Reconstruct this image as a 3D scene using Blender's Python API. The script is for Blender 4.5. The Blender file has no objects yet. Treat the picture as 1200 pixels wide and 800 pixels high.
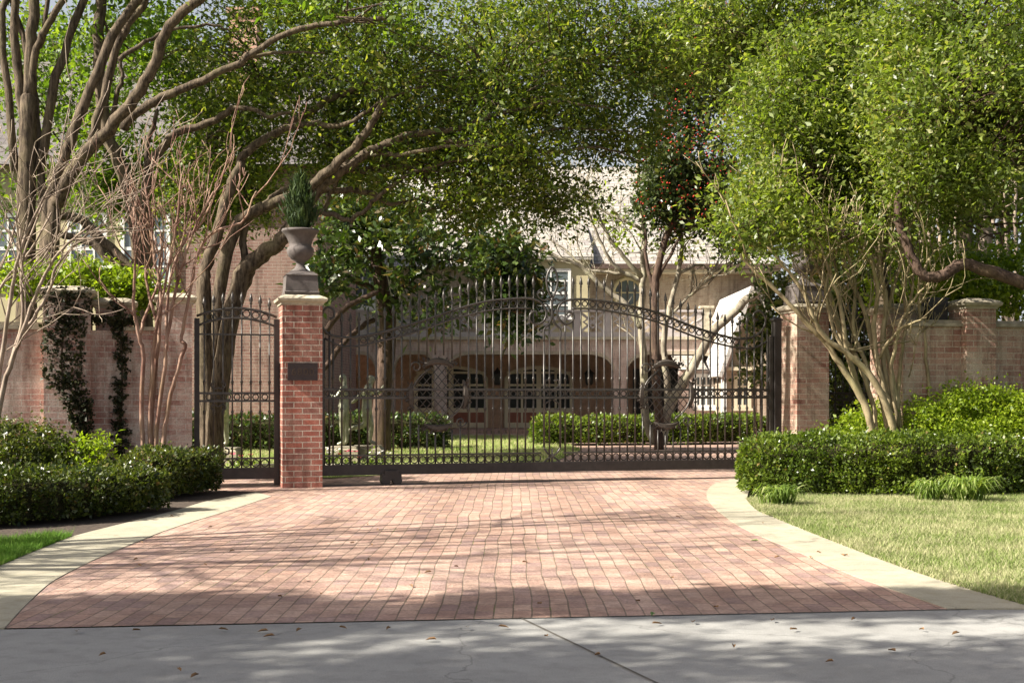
import bpy, math, random
import numpy as np
from mathutils import Vector, Matrix, noise as mnoise

R = math.radians
F = 1500.0           # focal length in photo pixels (1200 wide)
CAMZ = 1.2
HOR = 460.0          # horizon row in the photo
C = bpy.context.scene.collection
rnd = random.Random(7)
PI = math.pi

def at(px, py, Y):
    return Vector(((px - 600) / F * Y, Y, CAMZ - (py - HOR) / F * Y))
def g(px, py):
    Y = F * CAMZ / (py - HOR)
    return ((px - 600) / F * Y, Y)

# ------------------------------------------------------------------ mesh helpers
class MB:
    def __init__(s):
        s.v = []; s.f = []; s.m = []; s.smooth = []
    def add(s, vs, fs, mat=0, smooth=False):
        o = len(s.v)
        s.v.extend([tuple(p) for p in vs])
        for f in fs:
            s.f.append(tuple(i + o for i in f)); s.m.append(mat); s.smooth.append(smooth)
    def box(s, x0, x1, y0, y1, z0, z1, mat=0):
        vs = [(x0,y0,z0),(x1,y0,z0),(x1,y1,z0),(x0,y1,z0),(x0,y0,z1),(x1,y0,z1),(x1,y1,z1),(x0,y1,z1)]
        s.add(vs, [(0,3,2,1),(4,5,6,7),(0,1,5,4),(1,2,6,5),(2,3,7,6),(3,0,4,7)], mat)
    def prism_y(s, poly, y0, y1, mat=0):
        """polygon in x,z extruded along y"""
        n = len(poly)
        vs = [(x, y0, z) for x, z in poly] + [(x, y1, z) for x, z in poly]
        fs = [tuple(range(n)), tuple(range(2*n-1, n-1, -1))]
        for i in range(n):
            j = (i+1) % n
            fs.append((i, i+n, j+n, j))
        s.add(vs, fs, mat)
    def prism_z(s, poly, z0, z1, mat=0):
        n = len(poly)
        vs = [(x, y, z0) for x, y in poly] + [(x, y, z1) for x, y in poly]
        fs = [tuple(range(n-1, -1, -1)), tuple(range(n, 2*n))]
        for i in range(n):
            j = (i+1) % n
            fs.append((i, j, j+n, i+n))
        s.add(vs, fs, mat)
    def sheet(s, poly, z, mat=0):
        s.add([(x, y, z) for x, y in poly], [tuple(range(len(poly)))], mat)
    def sqlathe(s, prof, cx=0, cy=0, mat=0):
        vs = []
        for h, z in prof:
            vs += [(cx-h,cy-h,z),(cx+h,cy-h,z),(cx+h,cy+h,z),(cx-h,cy+h,z)]
        fs = [(3,2,1,0)]
        for k in range(len(prof)-1):
            for i in range(4):
                j = (i+1) % 4
                fs.append((4*k+i, 4*k+j, 4*k+4+j, 4*k+4+i))
        k = len(prof)-1
        fs.append((4*k,4*k+1,4*k+2,4*k+3))
        s.add(vs, fs, mat)
    def lathe(s, prof, cx=0, cy=0, n=24, mat=0):
        vs = []
        for r, z in prof:
            for i in range(n):
                a = 2*PI*i/n
                vs.append((cx+r*math.cos(a), cy+r*math.sin(a), z))
        fs = []
        for k in range(len(prof)-1):
            for i in range(n):
                j = (i+1) % n
                fs.append((n*k+i, n*k+j, n*k+n+j, n*k+n+i))
        fs.append(tuple(range(n-1,-1,-1)))
        k = len(prof)-1
        fs.append(tuple(range(n*k, n*k+n)))
        s.add(vs, fs, mat, True)
    def tube(s, pts, radii, n=6, mat=0, closed=False, smooth=True):
        pts = [Vector(p) for p in pts]
        m = len(pts)
        if isinstance(radii, (int, float)): radii = [radii]*m
        vs = []
        prev = None
        for i, p in enumerate(pts):
            if closed:
                t = pts[(i+1) % m] - pts[i-1]
            else:
                t = pts[min(i+1, m-1)] - pts[max(i-1, 0)]
            if t.length < 1e-9: t = Vector((0,0,1))
            t.normalize()
            if prev is None:
                a = Vector((0,1,0)) if abs(t.y) < .9 else Vector((1,0,0))
                u = t.cross(a).normalized()
            else:
                u = prev - t*prev.dot(t)
                if u.length < 1e-6: u = t.orthogonal()
                u.normalize()
            prev = u
            w = t.cross(u)
            for k in range(n):
                an = 2*PI*k/n
                vs.append(p + (u*math.cos(an) + w*math.sin(an))*radii[i])
        fs = []
        rng = m if closed else m-1
        for i in range(rng):
            i2 = (i+1) % m
            for k in range(n):
                k2 = (k+1) % n
                fs.append((i*n+k, i*n+k2, i2*n+k2, i2*n+k))
        if not closed:
            fs.append(tuple(range(n-1,-1,-1)))
            fs.append(tuple(range((m-1)*n, m*n)))
        s.add(vs, fs, mat, smooth)
    def ring(s, c, r, t, n=14, k=5):
        """ring standing in the local x,z plane"""
        s.tube([(c[0]+r*math.cos(2*PI*i/n), c[1], c[2]+r*math.sin(2*PI*i/n)) for i in range(n)], t, k, closed=True)
    def build(s, name, mats, parent=None, off=None, uvs=True):
        me = bpy.data.meshes.new(name)
        vs = s.v
        if off is not None:
            vs = [(x-off[0], y-off[1], z-off[2]) for x, y, z in vs]
        me.from_pydata(vs, [], s.f)
        if not isinstance(mats, (list, tuple)): mats = [mats]
        for m in mats: me.materials.append(m)
        me.polygons.foreach_set('material_index', s.m)
        me.polygons.foreach_set('use_smooth', s.smooth)
        me.update()
        if uvs:
            uv = me.uv_layers.new(name='UVMap')
            nl = len(me.loops)
            li = np.empty(nl, np.int32); me.loops.foreach_get('vertex_index', li)
            co = np.empty(len(me.vertices)*3, np.float32); me.vertices.foreach_get('co', co); co = co.reshape(-1,3)
            npol = len(me.polygons)
            nr = np.empty(npol*3, np.float32); me.polygons.foreach_get('normal', nr); nr = np.abs(nr.reshape(-1,3))
            lt = np.empty(npol, np.int32); me.polygons.foreach_get('loop_total', lt)
            nn = np.repeat(nr, lt, axis=0); p = co[li]
            res = np.empty((nl,2), np.float32)
            zd = (nn[:,2] > nn[:,0]+1e-4) & (nn[:,2] > nn[:,1]+1e-4); xd = (~zd) & (nn[:,0] > nn[:,1]); yd = ~(zd | xd)
            res[zd] = p[zd][:,:2]; res[xd] = p[xd][:,1:]; res[yd] = p[yd][:,[0,2]]
            uv.data.foreach_set('uv', res.ravel())
        o = bpy.data.objects.new(name, me); C.objects.link(o)
        if parent is not None: o.parent = parent
        return o

def mesh_np(name, verts, nv, mats, parent=None):
    """verts: (N, nv, 3) array, one nv-gon each"""
    n = verts.shape[0]
    me = bpy.data.meshes.new(name)
    me.vertices.add(n*nv); me.loops.add(n*nv); me.polygons.add(n)
    me.vertices.foreach_set('co', verts.reshape(-1).astype(np.float32))
    me.loops.foreach_set('vertex_index', np.arange(n*nv, dtype=np.int32))
    me.polygons.foreach_set('loop_start', np.arange(0, n*nv, nv, dtype=np.int32))
    me.polygons.foreach_set('loop_total', np.full(n, nv, np.int32))
    for m in (mats if isinstance(mats, (list,tuple)) else [mats]): me.materials.append(m)
    me.update(calc_edges=True)
    o = bpy.data.objects.new(name, me); C.objects.link(o)
    if parent is not None: o.parent = parent
    return o

def tag(o, label, cat, group=None):
    o['label'] = label; o['category'] = cat
    if group: o['group'] = group
    return o
def empty(name, loc=(0,0,0), rz=0.0, label=None, cat=None, group=None):
    o = bpy.data.objects.new(name, None); C.objects.link(o)
    o.location = loc; o.rotation_euler = (0,0,rz); o.empty_display_size = .2
    if label: tag(o, label, cat, group)
    return o
def copy_tree(o, parent=None):
    c = o.copy(); C.objects.link(c); c.parent = parent
    for ch in list(o.children): copy_tree(ch, c)
    return c

def sm(pts, k=4):
    """Catmull-Rom through pts"""
    P = [Vector(p) for p in pts]
    P = [P[0]*2-P[1]] + P + [P[-1]*2-P[-2]]
    out = []
    for i in range(1, len(P)-2):
        a,b,c,d = P[i-1],P[i],P[i+1],P[i+2]
        for j in range(k):
            t = j/k
            out.append(.5*((2*b)+(c-a)*t+(2*a-5*b+4*c-d)*t*t+(3*b-a-3*c+d)*t**3))
    out.append(P[-2])
    return out

# ------------------------------------------------------------------ materials
def nodes(name):
    m = bpy.data.materials.new(name); m.use_nodes = True
    nt = m.node_tree; b = nt.nodes['Principled BSDF']
    return m, nt, b
def N(nt, t, **kw):
    n = nt.nodes.new(t)
    for k, v in kw.items():
        if k.startswith('i_'):
            n.inputs[k[2:].replace('_',' ')].default_value = v
        else: setattr(n, k, v)
    return n
def L(nt, a, b): nt.links.new(a, b)
def ramp(nt, fac, stops):
    r = N(nt, 'ShaderNodeValToRGB')
    e = r.color_ramp.elements
    while len(e) > 1: e.remove(e[-1])
    e[0].position = stops[0][0]; e[0].color = (*stops[0][1], 1)
    for p, c in stops[1:]:
        x = e.new(p); x.color = (*c, 1)
    L(nt, fac, r.inputs[0])
    return r.outputs[0]
def noise_tex(nt, vec, scale, detail=4, rough=.6):
    n = N(nt, 'ShaderNodeTexNoise'); n.inputs['Scale'].default_value = scale
    n.inputs['Detail'].default_value = detail; n.inputs['Roughness'].default_value = rough
    if vec is not None: L(nt, vec, n.inputs['Vector'])
    return n.outputs['Fac']
def mixc(nt, fac, a, b, mode='MIX'):
    m = N(nt, 'ShaderNodeMix', data_type='RGBA', blend_type=mode)
    if isinstance(fac, (int,float)): m.inputs[0].default_value = fac
    else: L(nt, fac, m.inputs[0])
    for sock, val in ((m.inputs[6], a), (m.inputs[7], b)):
        if isinstance(val, tuple): sock.default_value = (*val, 1)
        else: L(nt, val, sock)
    return m.outputs[2]
def bump(nt, b, h, strength=.3, dist=.01):
    n = N(nt, 'ShaderNodeBump'); n.inputs['Strength'].default_value = strength; n.inputs['Distance'].default_value = dist
    L(nt, h, n.inputs['Height']); L(nt, n.outputs[0], b.inputs['Normal'])
def pos(nt): return N(nt, 'ShaderNodeNewGeometry').outputs['Position']

def brick_mat(name, c1, c2, mortar, bw=.205, bh=.068, ms=.009, stain=(.6,.5,.45), stain_amt=.3, off=.5, rough=.85):
    m, nt, b = nodes(name)
    uv = N(nt, 'ShaderNodeUVMap').outputs[0]
    br = N(nt, 'ShaderNodeTexBrick'); br.offset = off
    L(nt, uv, br.inputs['Vector'])
    br.inputs['Color1'].default_value = (*c1,1); br.inputs['Color2'].default_value = (*c2,1); br.inputs['Mortar'].default_value = (*mortar,1)
    br.inputs['Scale'].default_value = 1; br.inputs['Mortar Size'].default_value = ms*.5
    br.inputs['Mortar Smooth'].default_value = .25; br.inputs['Brick Width'].default_value = bw; br.inputs['Row Height'].default_value = bh
    p = pos(nt)
    n1 = noise_tex(nt, p, 2.6, 8, .78); n2 = noise_tex(nt, p, 60, 3)
    f = ramp(nt, n1, [(.40,(0,0,0)),(.62,(1,1,1))])
    mm = N(nt,'ShaderNodeMath', operation='MULTIPLY'); L(nt, f, mm.inputs[0]); mm.inputs[1].default_value = stain_amt
    col = mixc(nt, mm.outputs[0], br.outputs['Color'], stain)
    ms_ = N(nt,'ShaderNodeMapping'); ms_.inputs['Scale'].default_value = (5,5,.7); L(nt, p, ms_.inputs[0])
    col = mixc(nt, 1., col, ramp(nt, noise_tex(nt, ms_.outputs[0], 1.2, 6, .7), [(.36,(.62,.58,.55)),(.52,(1.03,1.03,1.03))]), 'MULTIPLY')
    g2 = ramp(nt, n2, [(.3,(.72,.72,.72)),(.7,(1.15,1.15,1.15))])
    col = mixc(nt, 1.0, col, g2, 'MULTIPLY')
    L(nt, col, b.inputs['Base Color']); b.inputs['Roughness'].default_value = rough
    h = N(nt,'ShaderNodeMath', operation='MULTIPLY_ADD'); L(nt, br.outputs['Fac'], h.inputs[0]); h.inputs[1].default_value = -1.0
    L(nt, n2, h.inputs[2])
    bump(nt, b, h.outputs[0], .6, .008)
    return m

def simple(name, col, rough=.6, metal=0., nscale=8., var=.25, bmp=.15, spec=.5):
    m, nt, b = nodes(name)
    p = pos(nt); n = noise_tex(nt, p, nscale, 6, .65)
    lo = tuple(c*(1-var) for c in col); hi = tuple(min(1,c*(1+var)) for c in col)
    L(nt, ramp(nt, n, [(.3,lo),(.7,hi)]), b.inputs['Base Color'])
    b.inputs['Roughness'].default_value = rough; b.inputs['Metallic'].default_value = metal
    b.inputs['Specular IOR Level'].default_value = spec
    if bmp: bump(nt, b, noise_tex(nt, p, nscale*8, 4), bmp, .005)
    return m

def bark(name, c1, c2, scale=22., zs=.2, bstr=1.):
    m, nt, b = nodes(name)
    p = pos(nt)
    mp = N(nt,'ShaderNodeMapping'); mp.inputs['Scale'].default_value = (1,1,zs); L(nt, p, mp.inputs[0])
    n = noise_tex(nt, mp.outputs[0], scale, 7, .7); n2 = noise_tex(nt, p, 2.5, 4)
    col = ramp(nt, n, [(.38,c1),(.60,c2)])
    col = mixc(nt, ramp(nt, n2, [(.5,(0,0,0)),(.75,(.5,.5,.5))]), col, (c2[0]*1.1,c2[1]*1.25,c2[2]*.9))
    L(nt, col, b.inputs['Base Color']); b.inputs['Roughness'].default_value = .9
    b.inputs['Specular IOR Level'].default_value = .2
    bump(nt, b, n, bstr, .02)
    return m

def leaf(name, stops, transl=.35, rough=.45, spec=.4, tcol=None):
    m, nt, b = nodes(name)
    ri = N(nt,'ShaderNodeNewGeometry').outputs['Random Per Island']
    col = ramp(nt, ri, stops)
    big = noise_tex(nt, pos(nt), 1.1, 3)
    col = mixc(nt, 1.0, col, ramp(nt, big, [(.3,(.72,.78,.75)),(.7,(1.25,1.18,1.1))]), 'MULTIPLY')
    L(nt, col, b.inputs['Base Color']); b.inputs['Roughness'].default_value = rough
    b.inputs['Specular IOR Level'].default_value = spec
    if transl > 0:
        t = N(nt,'ShaderNodeBsdfTranslucent')
        L(nt, mixc(nt, 1.0, col, tcol or (1.6,1.7,.6), 'MULTIPLY'), t.inputs[0])
        mx = N(nt,'ShaderNodeMixShader'); mx.inputs[0].default_value = transl
        L(nt, b.outputs[0], mx.inputs[1]); L(nt, t.outputs[0], mx.inputs[2])
        L(nt, mx.outputs[0], nt.nodes['Material Output'].inputs[0])
    return m

M = {}
M['pillar'] = brick_mat('red_brick', (.42,.125,.082), (.25,.09,.07), (.60,.52,.42), stain=(.52,.36,.27), stain_amt=.4, bh=.072, bw=.215, ms=.013)
M['wall'] = brick_mat('washed_brick', (.50,.29,.23), (.31,.125,.095), (.52,.45,.38), stain=(.62,.52,.44), stain_amt=.9, bh=.074, bw=.215, ms=.012)
M['wall_dark'] = brick_mat('tan_brick', (.42,.25,.18), (.26,.11,.08), (.46,.39,.30), stain=(.46,.39,.29), stain_amt=.8, bh=.074, bw=.215, ms=.012)
M['house_brick'] = brick_mat('house_brick', (.60,.46,.40), (.49,.34,.29), (.60,.53,.47), stain=(.60,.52,.46), stain_amt=.5, bh=.075, bw=.22, ms=.012)
M['house_tan'] = brick_mat('house_tan_brick', (.43,.34,.25), (.33,.24,.17), (.44,.38,.30), stain=(.46,.40,.30), stain_amt=.5, bh=.075, bw=.22, ms=.012)
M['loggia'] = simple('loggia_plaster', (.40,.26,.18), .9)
M['slate'] = brick_mat('slate_shingle', (.43,.40,.35), (.27,.245,.24), (.10,.09,.08), bw=.36, bh=.27, ms=.035, stain=(.42,.39,.29), stain_amt=.35)
M['stone'] = simple('pale_limestone', (.44,.39,.29), .9, nscale=6, var=.42, bmp=.3)
M['archstone'] = simple('arch_stone', (.38,.32,.24), .9, nscale=3, var=.2)
M['mossstone'] = simple('weathered_stone', (.30,.26,.19), .9, nscale=6, var=.45, bmp=.4)
M['baluster'] = simple('grey_balustrade_stone', (.42,.38,.37), .85, nscale=3, var=.15)
M['cream'] = simple('cream_stucco', (.46,.40,.24), .9, nscale=2, var=.1)
M['whitepaint'] = simple('white_paint', (.72,.70,.66), .5, nscale=4, var=.06, bmp=0)
M['creampaint'] = simple('cream_paint', (.60,.53,.38), .5, nscale=4, var=.08, bmp=0)
M['gutter'] = simple('brown_gutter', (.10,.065,.05), .5)
M['iron'] = simple('weathered_iron', (.062,.055,.048), .38, .25, nscale=14, var=.4, bmp=.15)
M['irondark'] = simple('dark_iron', (.035,.030,.028), .5, .2, nscale=12, var=.3)
M['rust'] = simple('bronze_leafwork', (.060,.048,.038), .6, .2, nscale=25, var=.5, bmp=.4)
M['bronze'] = simple('patina_bronze', (.26,.26,.18), .40, .4, nscale=12, var=.4)
M['urn'] = simple('grey_cast_stone', (.105,.088,.080), .85, nscale=9, var=.3, bmp=.3)
M['plaque'] = simple('bronze_plaque', (.055,.040,.038), .5, .4, nscale=20, var=.2)
M['numeral'] = simple('plaque_numeral', (.075,.048,.032), .5, .4)
M['black'] = simple('black_metal', (.02,.02,.02), .5)
m, nt, b = nodes('window_glass'); b.inputs['Base Color'].default_value = (.010,.010,.010,1); b.inputs['Roughness'].default_value = .25; b.inputs['Specular IOR Level'].default_value = .25
M['glass'] = m
M['soil'] = simple('mulch_soil', (.055,.038,.026), .95, nscale=18, var=.6, bmp=.9)
M['woodpanel'] = simple('red_wood_panel', (.26,.09,.055), .6)

# oak, crape ... bark
M['bark'] = bark('oak_bark', (.035,.025,.017), (.155,.118,.080))
M['barkdark'] = bark('dark_bark', (.04,.026,.020), (.115,.075,.055))
M['crape'] = bark('crape_bark', (.15,.115,.065), (.35,.285,.17), 9, .35, .3)
M['crapegrey'] = bark('crape_grey_bark', (.15,.11,.085), (.34,.27,.21), 9, .35, .3)
M['crapered'] = bark('crape_red_bark', (.13,.06,.045), (.33,.215,.16), 7, .3, .3)
M['courtbark'] = bark('pale_bark', (.14,.115,.085), (.36,.32,.245), 5, .5, .3)

M['oakleaf'] = leaf('oak_leaf', [(0,(.036,.060,.011)),(.45,(.095,.140,.018)),(.8,(.17,.215,.032)),(1,(.27,.25,.07))], .46, .45, .45)
M['leftleaf'] = leaf('bright_leaf', [(0,(.045,.085,.012)),(.5,(.10,.165,.02)),(1,(.18,.24,.04))], .5, .45, .45)
M['rightleaf'] = leaf('light_leaf', [(0,(.065,.095,.016)),(.45,(.14,.19,.032)),(.85,(.22,.27,.06)),(1,(.30,.27,.12))], .48, .42, .5)
M['magnolia'] = leaf('magnolia_leaf', [(0,(.022,.040,.010)),(.6,(.05,.085,.018)),(.88,(.11,.15,.035)),(1,(.16,.085,.04))], .25, .3, .7)
M['holly'] = leaf('holly_leaf', [(0,(.022,.038,.012)),(.6,(.05,.075,.022)),(1,(.11,.13,.04))], .25, .38, .5)
M['bgleaf'] = leaf('far_leaf', [(0,(.035,.06,.011)),(.6,(.085,.125,.022)),(1,(.14,.18,.04))], .4, .5, .3)
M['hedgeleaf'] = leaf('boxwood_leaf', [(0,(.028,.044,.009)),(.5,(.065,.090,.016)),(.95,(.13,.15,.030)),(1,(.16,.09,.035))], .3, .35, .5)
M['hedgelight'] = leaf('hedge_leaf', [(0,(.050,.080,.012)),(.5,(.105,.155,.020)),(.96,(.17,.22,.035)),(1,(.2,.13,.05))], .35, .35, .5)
M['shrublight'] = leaf('bright_shrub_leaf', [(0,(.09,.14,.012)),(.5,(.20,.28,.02)),(1,(.30,.36,.04))], .45, .4, .4)
M['ivy'] = leaf('ivy_leaf', [(0,(.018,.022,.010)),(.6,(.035,.042,.016)),(1,(.07,.06,.03))], .1, .5, .3)
M['conifer'] = leaf('conifer_needle', [(0,(.020,.038,.014)),(.6,(.038,.065,.022)),(1,(.07,.10,.03))], .15, .6, .2)
M['strap'] = leaf('strap_leaf', [(0,(.10,.16,.03)),(.6,(.20,.28,.07)),(1,(.40,.42,.20))], .45, .4, .4)
M['berry'] = simple('red_berry', (.40,.032,.016), .4, bmp=0)
M['pink'] = simple('pink_petal', (.60,.08,.14), .6, bmp=0)
M['white'] = simple('white_petal', (.75,.72,.68), .6, bmp=0)
M['dryleaf'] = simple('dry_leaf', (.20,.11,.045), .8)
M['greenleaf'] = simple('fresh_leaf', (.13,.22,.05), .6)

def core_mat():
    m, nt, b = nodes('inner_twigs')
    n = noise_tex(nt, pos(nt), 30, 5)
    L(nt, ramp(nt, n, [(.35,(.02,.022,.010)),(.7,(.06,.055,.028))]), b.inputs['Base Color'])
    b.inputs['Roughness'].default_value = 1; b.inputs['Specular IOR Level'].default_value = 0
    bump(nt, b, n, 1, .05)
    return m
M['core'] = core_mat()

# grass: tan and green blades in patches
def grass_mat(name, green, tan, bias):
    m, nt, b = nodes(name)
    geo = N(nt,'ShaderNodeNewGeometry')
    n = noise_tex(nt, geo.outputs['Position'], 1.3, 5, .7)
    a = N(nt,'ShaderNodeMath', operation='ADD'); L(nt, n, a.inputs[0]); a.inputs[1].default_value = bias
    mul = N(nt,'ShaderNodeMath', operation='MULTIPLY_ADD'); L(nt, geo.outputs['Random Per Island'], mul.inputs[0]); mul.inputs[1].default_value = .5; mul.inputs[2].default_value = -.25
    s = N(nt,'ShaderNodeMath', operation='ADD'); L(nt, a.outputs[0], s.inputs[0]); L(nt, mul.outputs[0], s.inputs[1])
    col = ramp(nt, s.outputs[0], [(.32,green),(.5,tuple((x+y)/2 for x,y in zip(green,tan))),(.68,tan)])
    L(nt, col, b.inputs['Base Color']); b.inputs['Roughness'].default_value = .7; b.inputs['Specular IOR Level'].default_value = .25
    t = N(nt,'ShaderNodeBsdfTranslucent'); L(nt, col, t.inputs[0])
    mx = N(nt,'ShaderNodeMixShader'); mx.inputs[0].default_value = .3
    L(nt, b.outputs[0], mx.inputs[1]); L(nt, t.outputs[0], mx.inputs[2]); L(nt, mx.outputs[0], nt.nodes['Material Output'].inputs[0])
    return m
M['lawnblade'] = grass_mat('lawn_blades', (.15,.22,.04), (.45,.43,.24), .01)
M['lawngreen'] = grass_mat('green_blades', (.10,.22,.02), (.20,.30,.05), -.15)
def ground_mat(name, green, tan):
    m, nt, b = nodes(name)
    p = pos(nt)
    n = noise_tex(nt, p, 1.3, 6, .75); n2 = noise_tex(nt, p, 90, 3)
    col = ramp(nt, n, [(.38,green),(.62,tan)])
    col = mixc(nt, 1., col, ramp(nt, n2, [(.3,(.5,.5,.5)),(.7,(1.3,1.3,1.3))]), 'MULTIPLY')
    L(nt, col, b.inputs['Base Color']); b.inputs['Roughness'].default_value = .95; b.inputs['Specular IOR Level'].default_value = .1
    bump(nt, b, n2, 1, .03)
    return m
M['lawn'] = ground_mat('lawn_ground', (.12,.16,.035), (.32,.30,.16))
M['courtlawn'] = ground_mat('court_lawn_ground', (.20,.30,.05), (.44,.42,.22))
M['ground'] = ground_mat('garden_ground', (.05,.07,.025), (.10,.085,.045))

def paver_mat():
    m, nt, b = nodes('brick_pavers')
    p = pos(nt)
    nx = N(nt,'ShaderNodeTexNoise'); nx.inputs['Scale'].default_value = .75; nx.inputs['Detail'].default_value = 2; L(nt, p, nx.inputs['Vector'])
    sub = N(nt,'ShaderNodeVectorMath', operation='SUBTRACT'); L(nt, nx.outputs['Color'], sub.inputs[0]); sub.inputs[1].default_value = (.5,.5,.5)
    sc = N(nt,'ShaderNodeVectorMath', operation='SCALE'); L(nt, sub.outputs[0], sc.inputs[0]); sc.inputs['Scale'].default_value = .085
    ad = N(nt,'ShaderNodeVectorMath', operation='ADD'); L(nt, p, ad.inputs[0]); L(nt, sc.outputs[0], ad.inputs[1])
    sp = N(nt,'ShaderNodeSeparateXYZ'); L(nt, ad.outputs[0], sp.inputs[0])
    cb = N(nt,'ShaderNodeCombineXYZ'); L(nt, sp.outputs['Y'], cb.inputs['X']); L(nt, sp.outputs['X'], cb.inputs['Y'])
    br = N(nt,'ShaderNodeTexBrick'); br.offset = .5; L(nt, cb.outputs[0], br.inputs['Vector'])
    br.inputs['Color1'].default_value = (.50,.345,.265,1); br.inputs['Color2'].default_value = (.345,.20,.15,1); br.inputs['Mortar'].default_value = (.19,.145,.10,1)
    br.inputs['Scale'].default_value = 1; br.inputs['Mortar Size'].default_value = .0047; br.inputs['Mortar Smooth'].default_value = .3
    br.inputs['Brick Width'].default_value = .21; br.inputs['Row Height'].default_value = .103
    # grey-violet bricks here and there
    br2 = N(nt,'ShaderNodeTexBrick'); br2.offset = .5; L(nt, cb.outputs[0], br2.inputs['Vector'])
    br2.inputs['Color1'].default_value = (0,0,0,1); br2.inputs['Color2'].default_value = (1,1,1,1); br2.inputs['Mortar'].default_value = (0,0,0,1)
    br2.inputs['Scale'].default_value = 1; br2.inputs['Mortar Size'].default_value = .005; br2.inputs['Brick Width'].default_value = .21; br2.inputs['Row Height'].default_value = .103
    f2 = ramp(nt, br2.outputs['Color'], [(.62,(0,0,0)),(.9,(.45,.45,.45))])
    col = mixc(nt, f2, br.outputs['Color'], (.27,.215,.215))
    n1 = noise_tex(nt, p, .8, 5, .7); n2 = noise_tex(nt, p, 45, 4)
    col = mixc(nt, ramp(nt, n1, [(.4,(0,0,0)),(.75,(.55,.55,.55))]), col, (.50,.37,.31))
    moss = N(nt,'ShaderNodeMath', operation='MULTIPLY'); L(nt, br.outputs['Fac'], moss.inputs[0])
    L(nt, ramp(nt, noise_tex(nt, p, 2.2, 4), [(.58,(0,0,0)),(.72,(1,1,1))]), moss.inputs[1])
    col = mixc(nt, moss.outputs[0], col, (.20,.22,.07))
    col = mixc(nt, 1., col, ramp(nt, n2, [(.25,(.70,.70,.70)),(.75,(1.15,1.15,1.15))]), 'MULTIPLY')
    n4 = noise_tex(nt, p, 6, 6, .75)
    mt = N(nt,'ShaderNodeMapping'); mt.inputs['Scale'].default_value = (1.5,.10,1); L(nt, p, mt.inputs[0])
    col = mixc(nt, 1., col, ramp(nt, noise_tex(nt, mt.outputs[0], 1.0, 3, .5), [(.35,(.80,.79,.78)),(.6,(1.05,1.05,1.05))]), 'MULTIPLY')
    col = mixc(nt, 1., col, ramp(nt, n4, [(.3,(.72,.70,.70)),(.6,(1.08,1.08,1.08))]), 'MULTIPLY')
    L(nt, col, b.inputs['Base Color']); b.inputs['Roughness'].default_value = .8; b.inputs['Specular IOR Level'].default_value = .3
    h = N(nt,'ShaderNodeMath', operation='MULTIPLY_ADD'); L(nt, br.outputs['Fac'], h.inputs[0]); h.inputs[1].default_value = -1.5; L(nt, n2, h.inputs[2])
    bump(nt, b, h.outputs[0], .8, .012)
    return m
M['paver'] = paver_mat()
def concrete(name, col, streak):
    m, nt, b = nodes(name)
    p = pos(nt)
    n1 = noise_tex(nt, p, 1.1, 6, .7); n2 = noise_tex(nt, p, 160, 3); n3 = noise_tex(nt, p, 9, 5)
    c = ramp(nt, n1, [(.3,tuple(x*.80 for x in col)),(.7,tuple(x*1.1 for x in col))])
    c = mixc(nt, ramp(nt, n3, [(.48,(0,0,0)),(.72,(.7,.7,.7))]), c, streak)
    c = mixc(nt, 1., c, ramp(nt, n2, [(.3,(.74,.74,.74)),(.7,(1.12,1.12,1.12))]), 'MULTIPLY')
    wob = N(nt,'ShaderNodeTexNoise'); wob.inputs['Scale'].default_value = 2.5; wob.inputs['Detail'].default_value = 5; L(nt, p, wob.inputs['Vector'])
    ws = N(nt,'ShaderNodeVectorMath', operation='SCALE'); L(nt, wob.outputs['Color'], ws.inputs[0]); ws.inputs['Scale'].default_value = .5
    wa = N(nt,'ShaderNodeVectorMath', operation='ADD'); L(nt, p, wa.inputs[0]); L(nt, ws.outputs[0], wa.inputs[1])
    vo = N(nt,'ShaderNodeTexVoronoi', feature='DISTANCE_TO_EDGE'); vo.inputs['Scale'].default_value = .42; L(nt, wa.outputs[0], vo.inputs['Vector'])
    ck = ramp(nt, vo.outputs['Distance'], [(0,(.68,.68,.68)),(.003,(1,1,1))])
    c = mixc(nt, 1., c, ck, 'MULTIPLY')
    L(nt, c, b.inputs['Base Color']); b.inputs['Roughness'].default_value = .9; b.inputs['Specular IOR Level'].default_value = .2
    bump(nt, b, n2, .5, .004)
    return m
M['concrete'] = concrete('apron_concrete', (.33,.325,.305), (.23,.225,.21))
M['border'] = concrete('border_concrete', (.42,.385,.29), (.30,.27,.185))
M['joint'] = simple('joint_dirt', (.10,.09,.075), .95)

# ------------------------------------------------------------------ leaves
def leaves(P, Lm, W, seed, axis_bias=(0,0,0), ab=0., up=.6, var=.35, fold=.12, name='crown', mat=None, parent=None, radial=None):
    """one rhombic leaf at each point of P (n,3)"""
    rg = np.random.default_rng(seed)
    n = len(P)
    a = rg.normal(size=(n,3)); a /= np.linalg.norm(a,axis=1)[:,None]
    a = a + np.array(axis_bias)*ab
    if radial is not None: a = a + radial
    a /= np.linalg.norm(a,axis=1)[:,None]+1e-9
    nn = rg.normal(size=(n,3)); nn[:,2] += up*1.5
    nn -= a*np.sum(a*nn,axis=1)[:,None]; nn /= np.linalg.norm(nn,axis=1)[:,None]+1e-9
    b = np.cross(a,nn)
    s = np.clip(1+(var+.1)*rg.normal(size=n), .4, 2.1)[:,None]
    l = Lm*s; w = W*s*.5
    V = np.empty((n,4,3))
    V[:,0] = P
    V[:,1] = P + a*l*.48 + b*w + nn*l*fold
    V[:,2] = P + a*l
    V[:,3] = P + a*l*.48 - b*w + nn*l*fold
    return mesh_np(name, V, 4, mat, parent)

def ell_points(rg, c, r, n, power=.5):
    d = rg.normal(size=(n,3)); d /= np.linalg.norm(d,axis=1)[:,None]
    return np.array(c) + d*(rg.random(n)**power)[:,None]*np.array(r)

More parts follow.
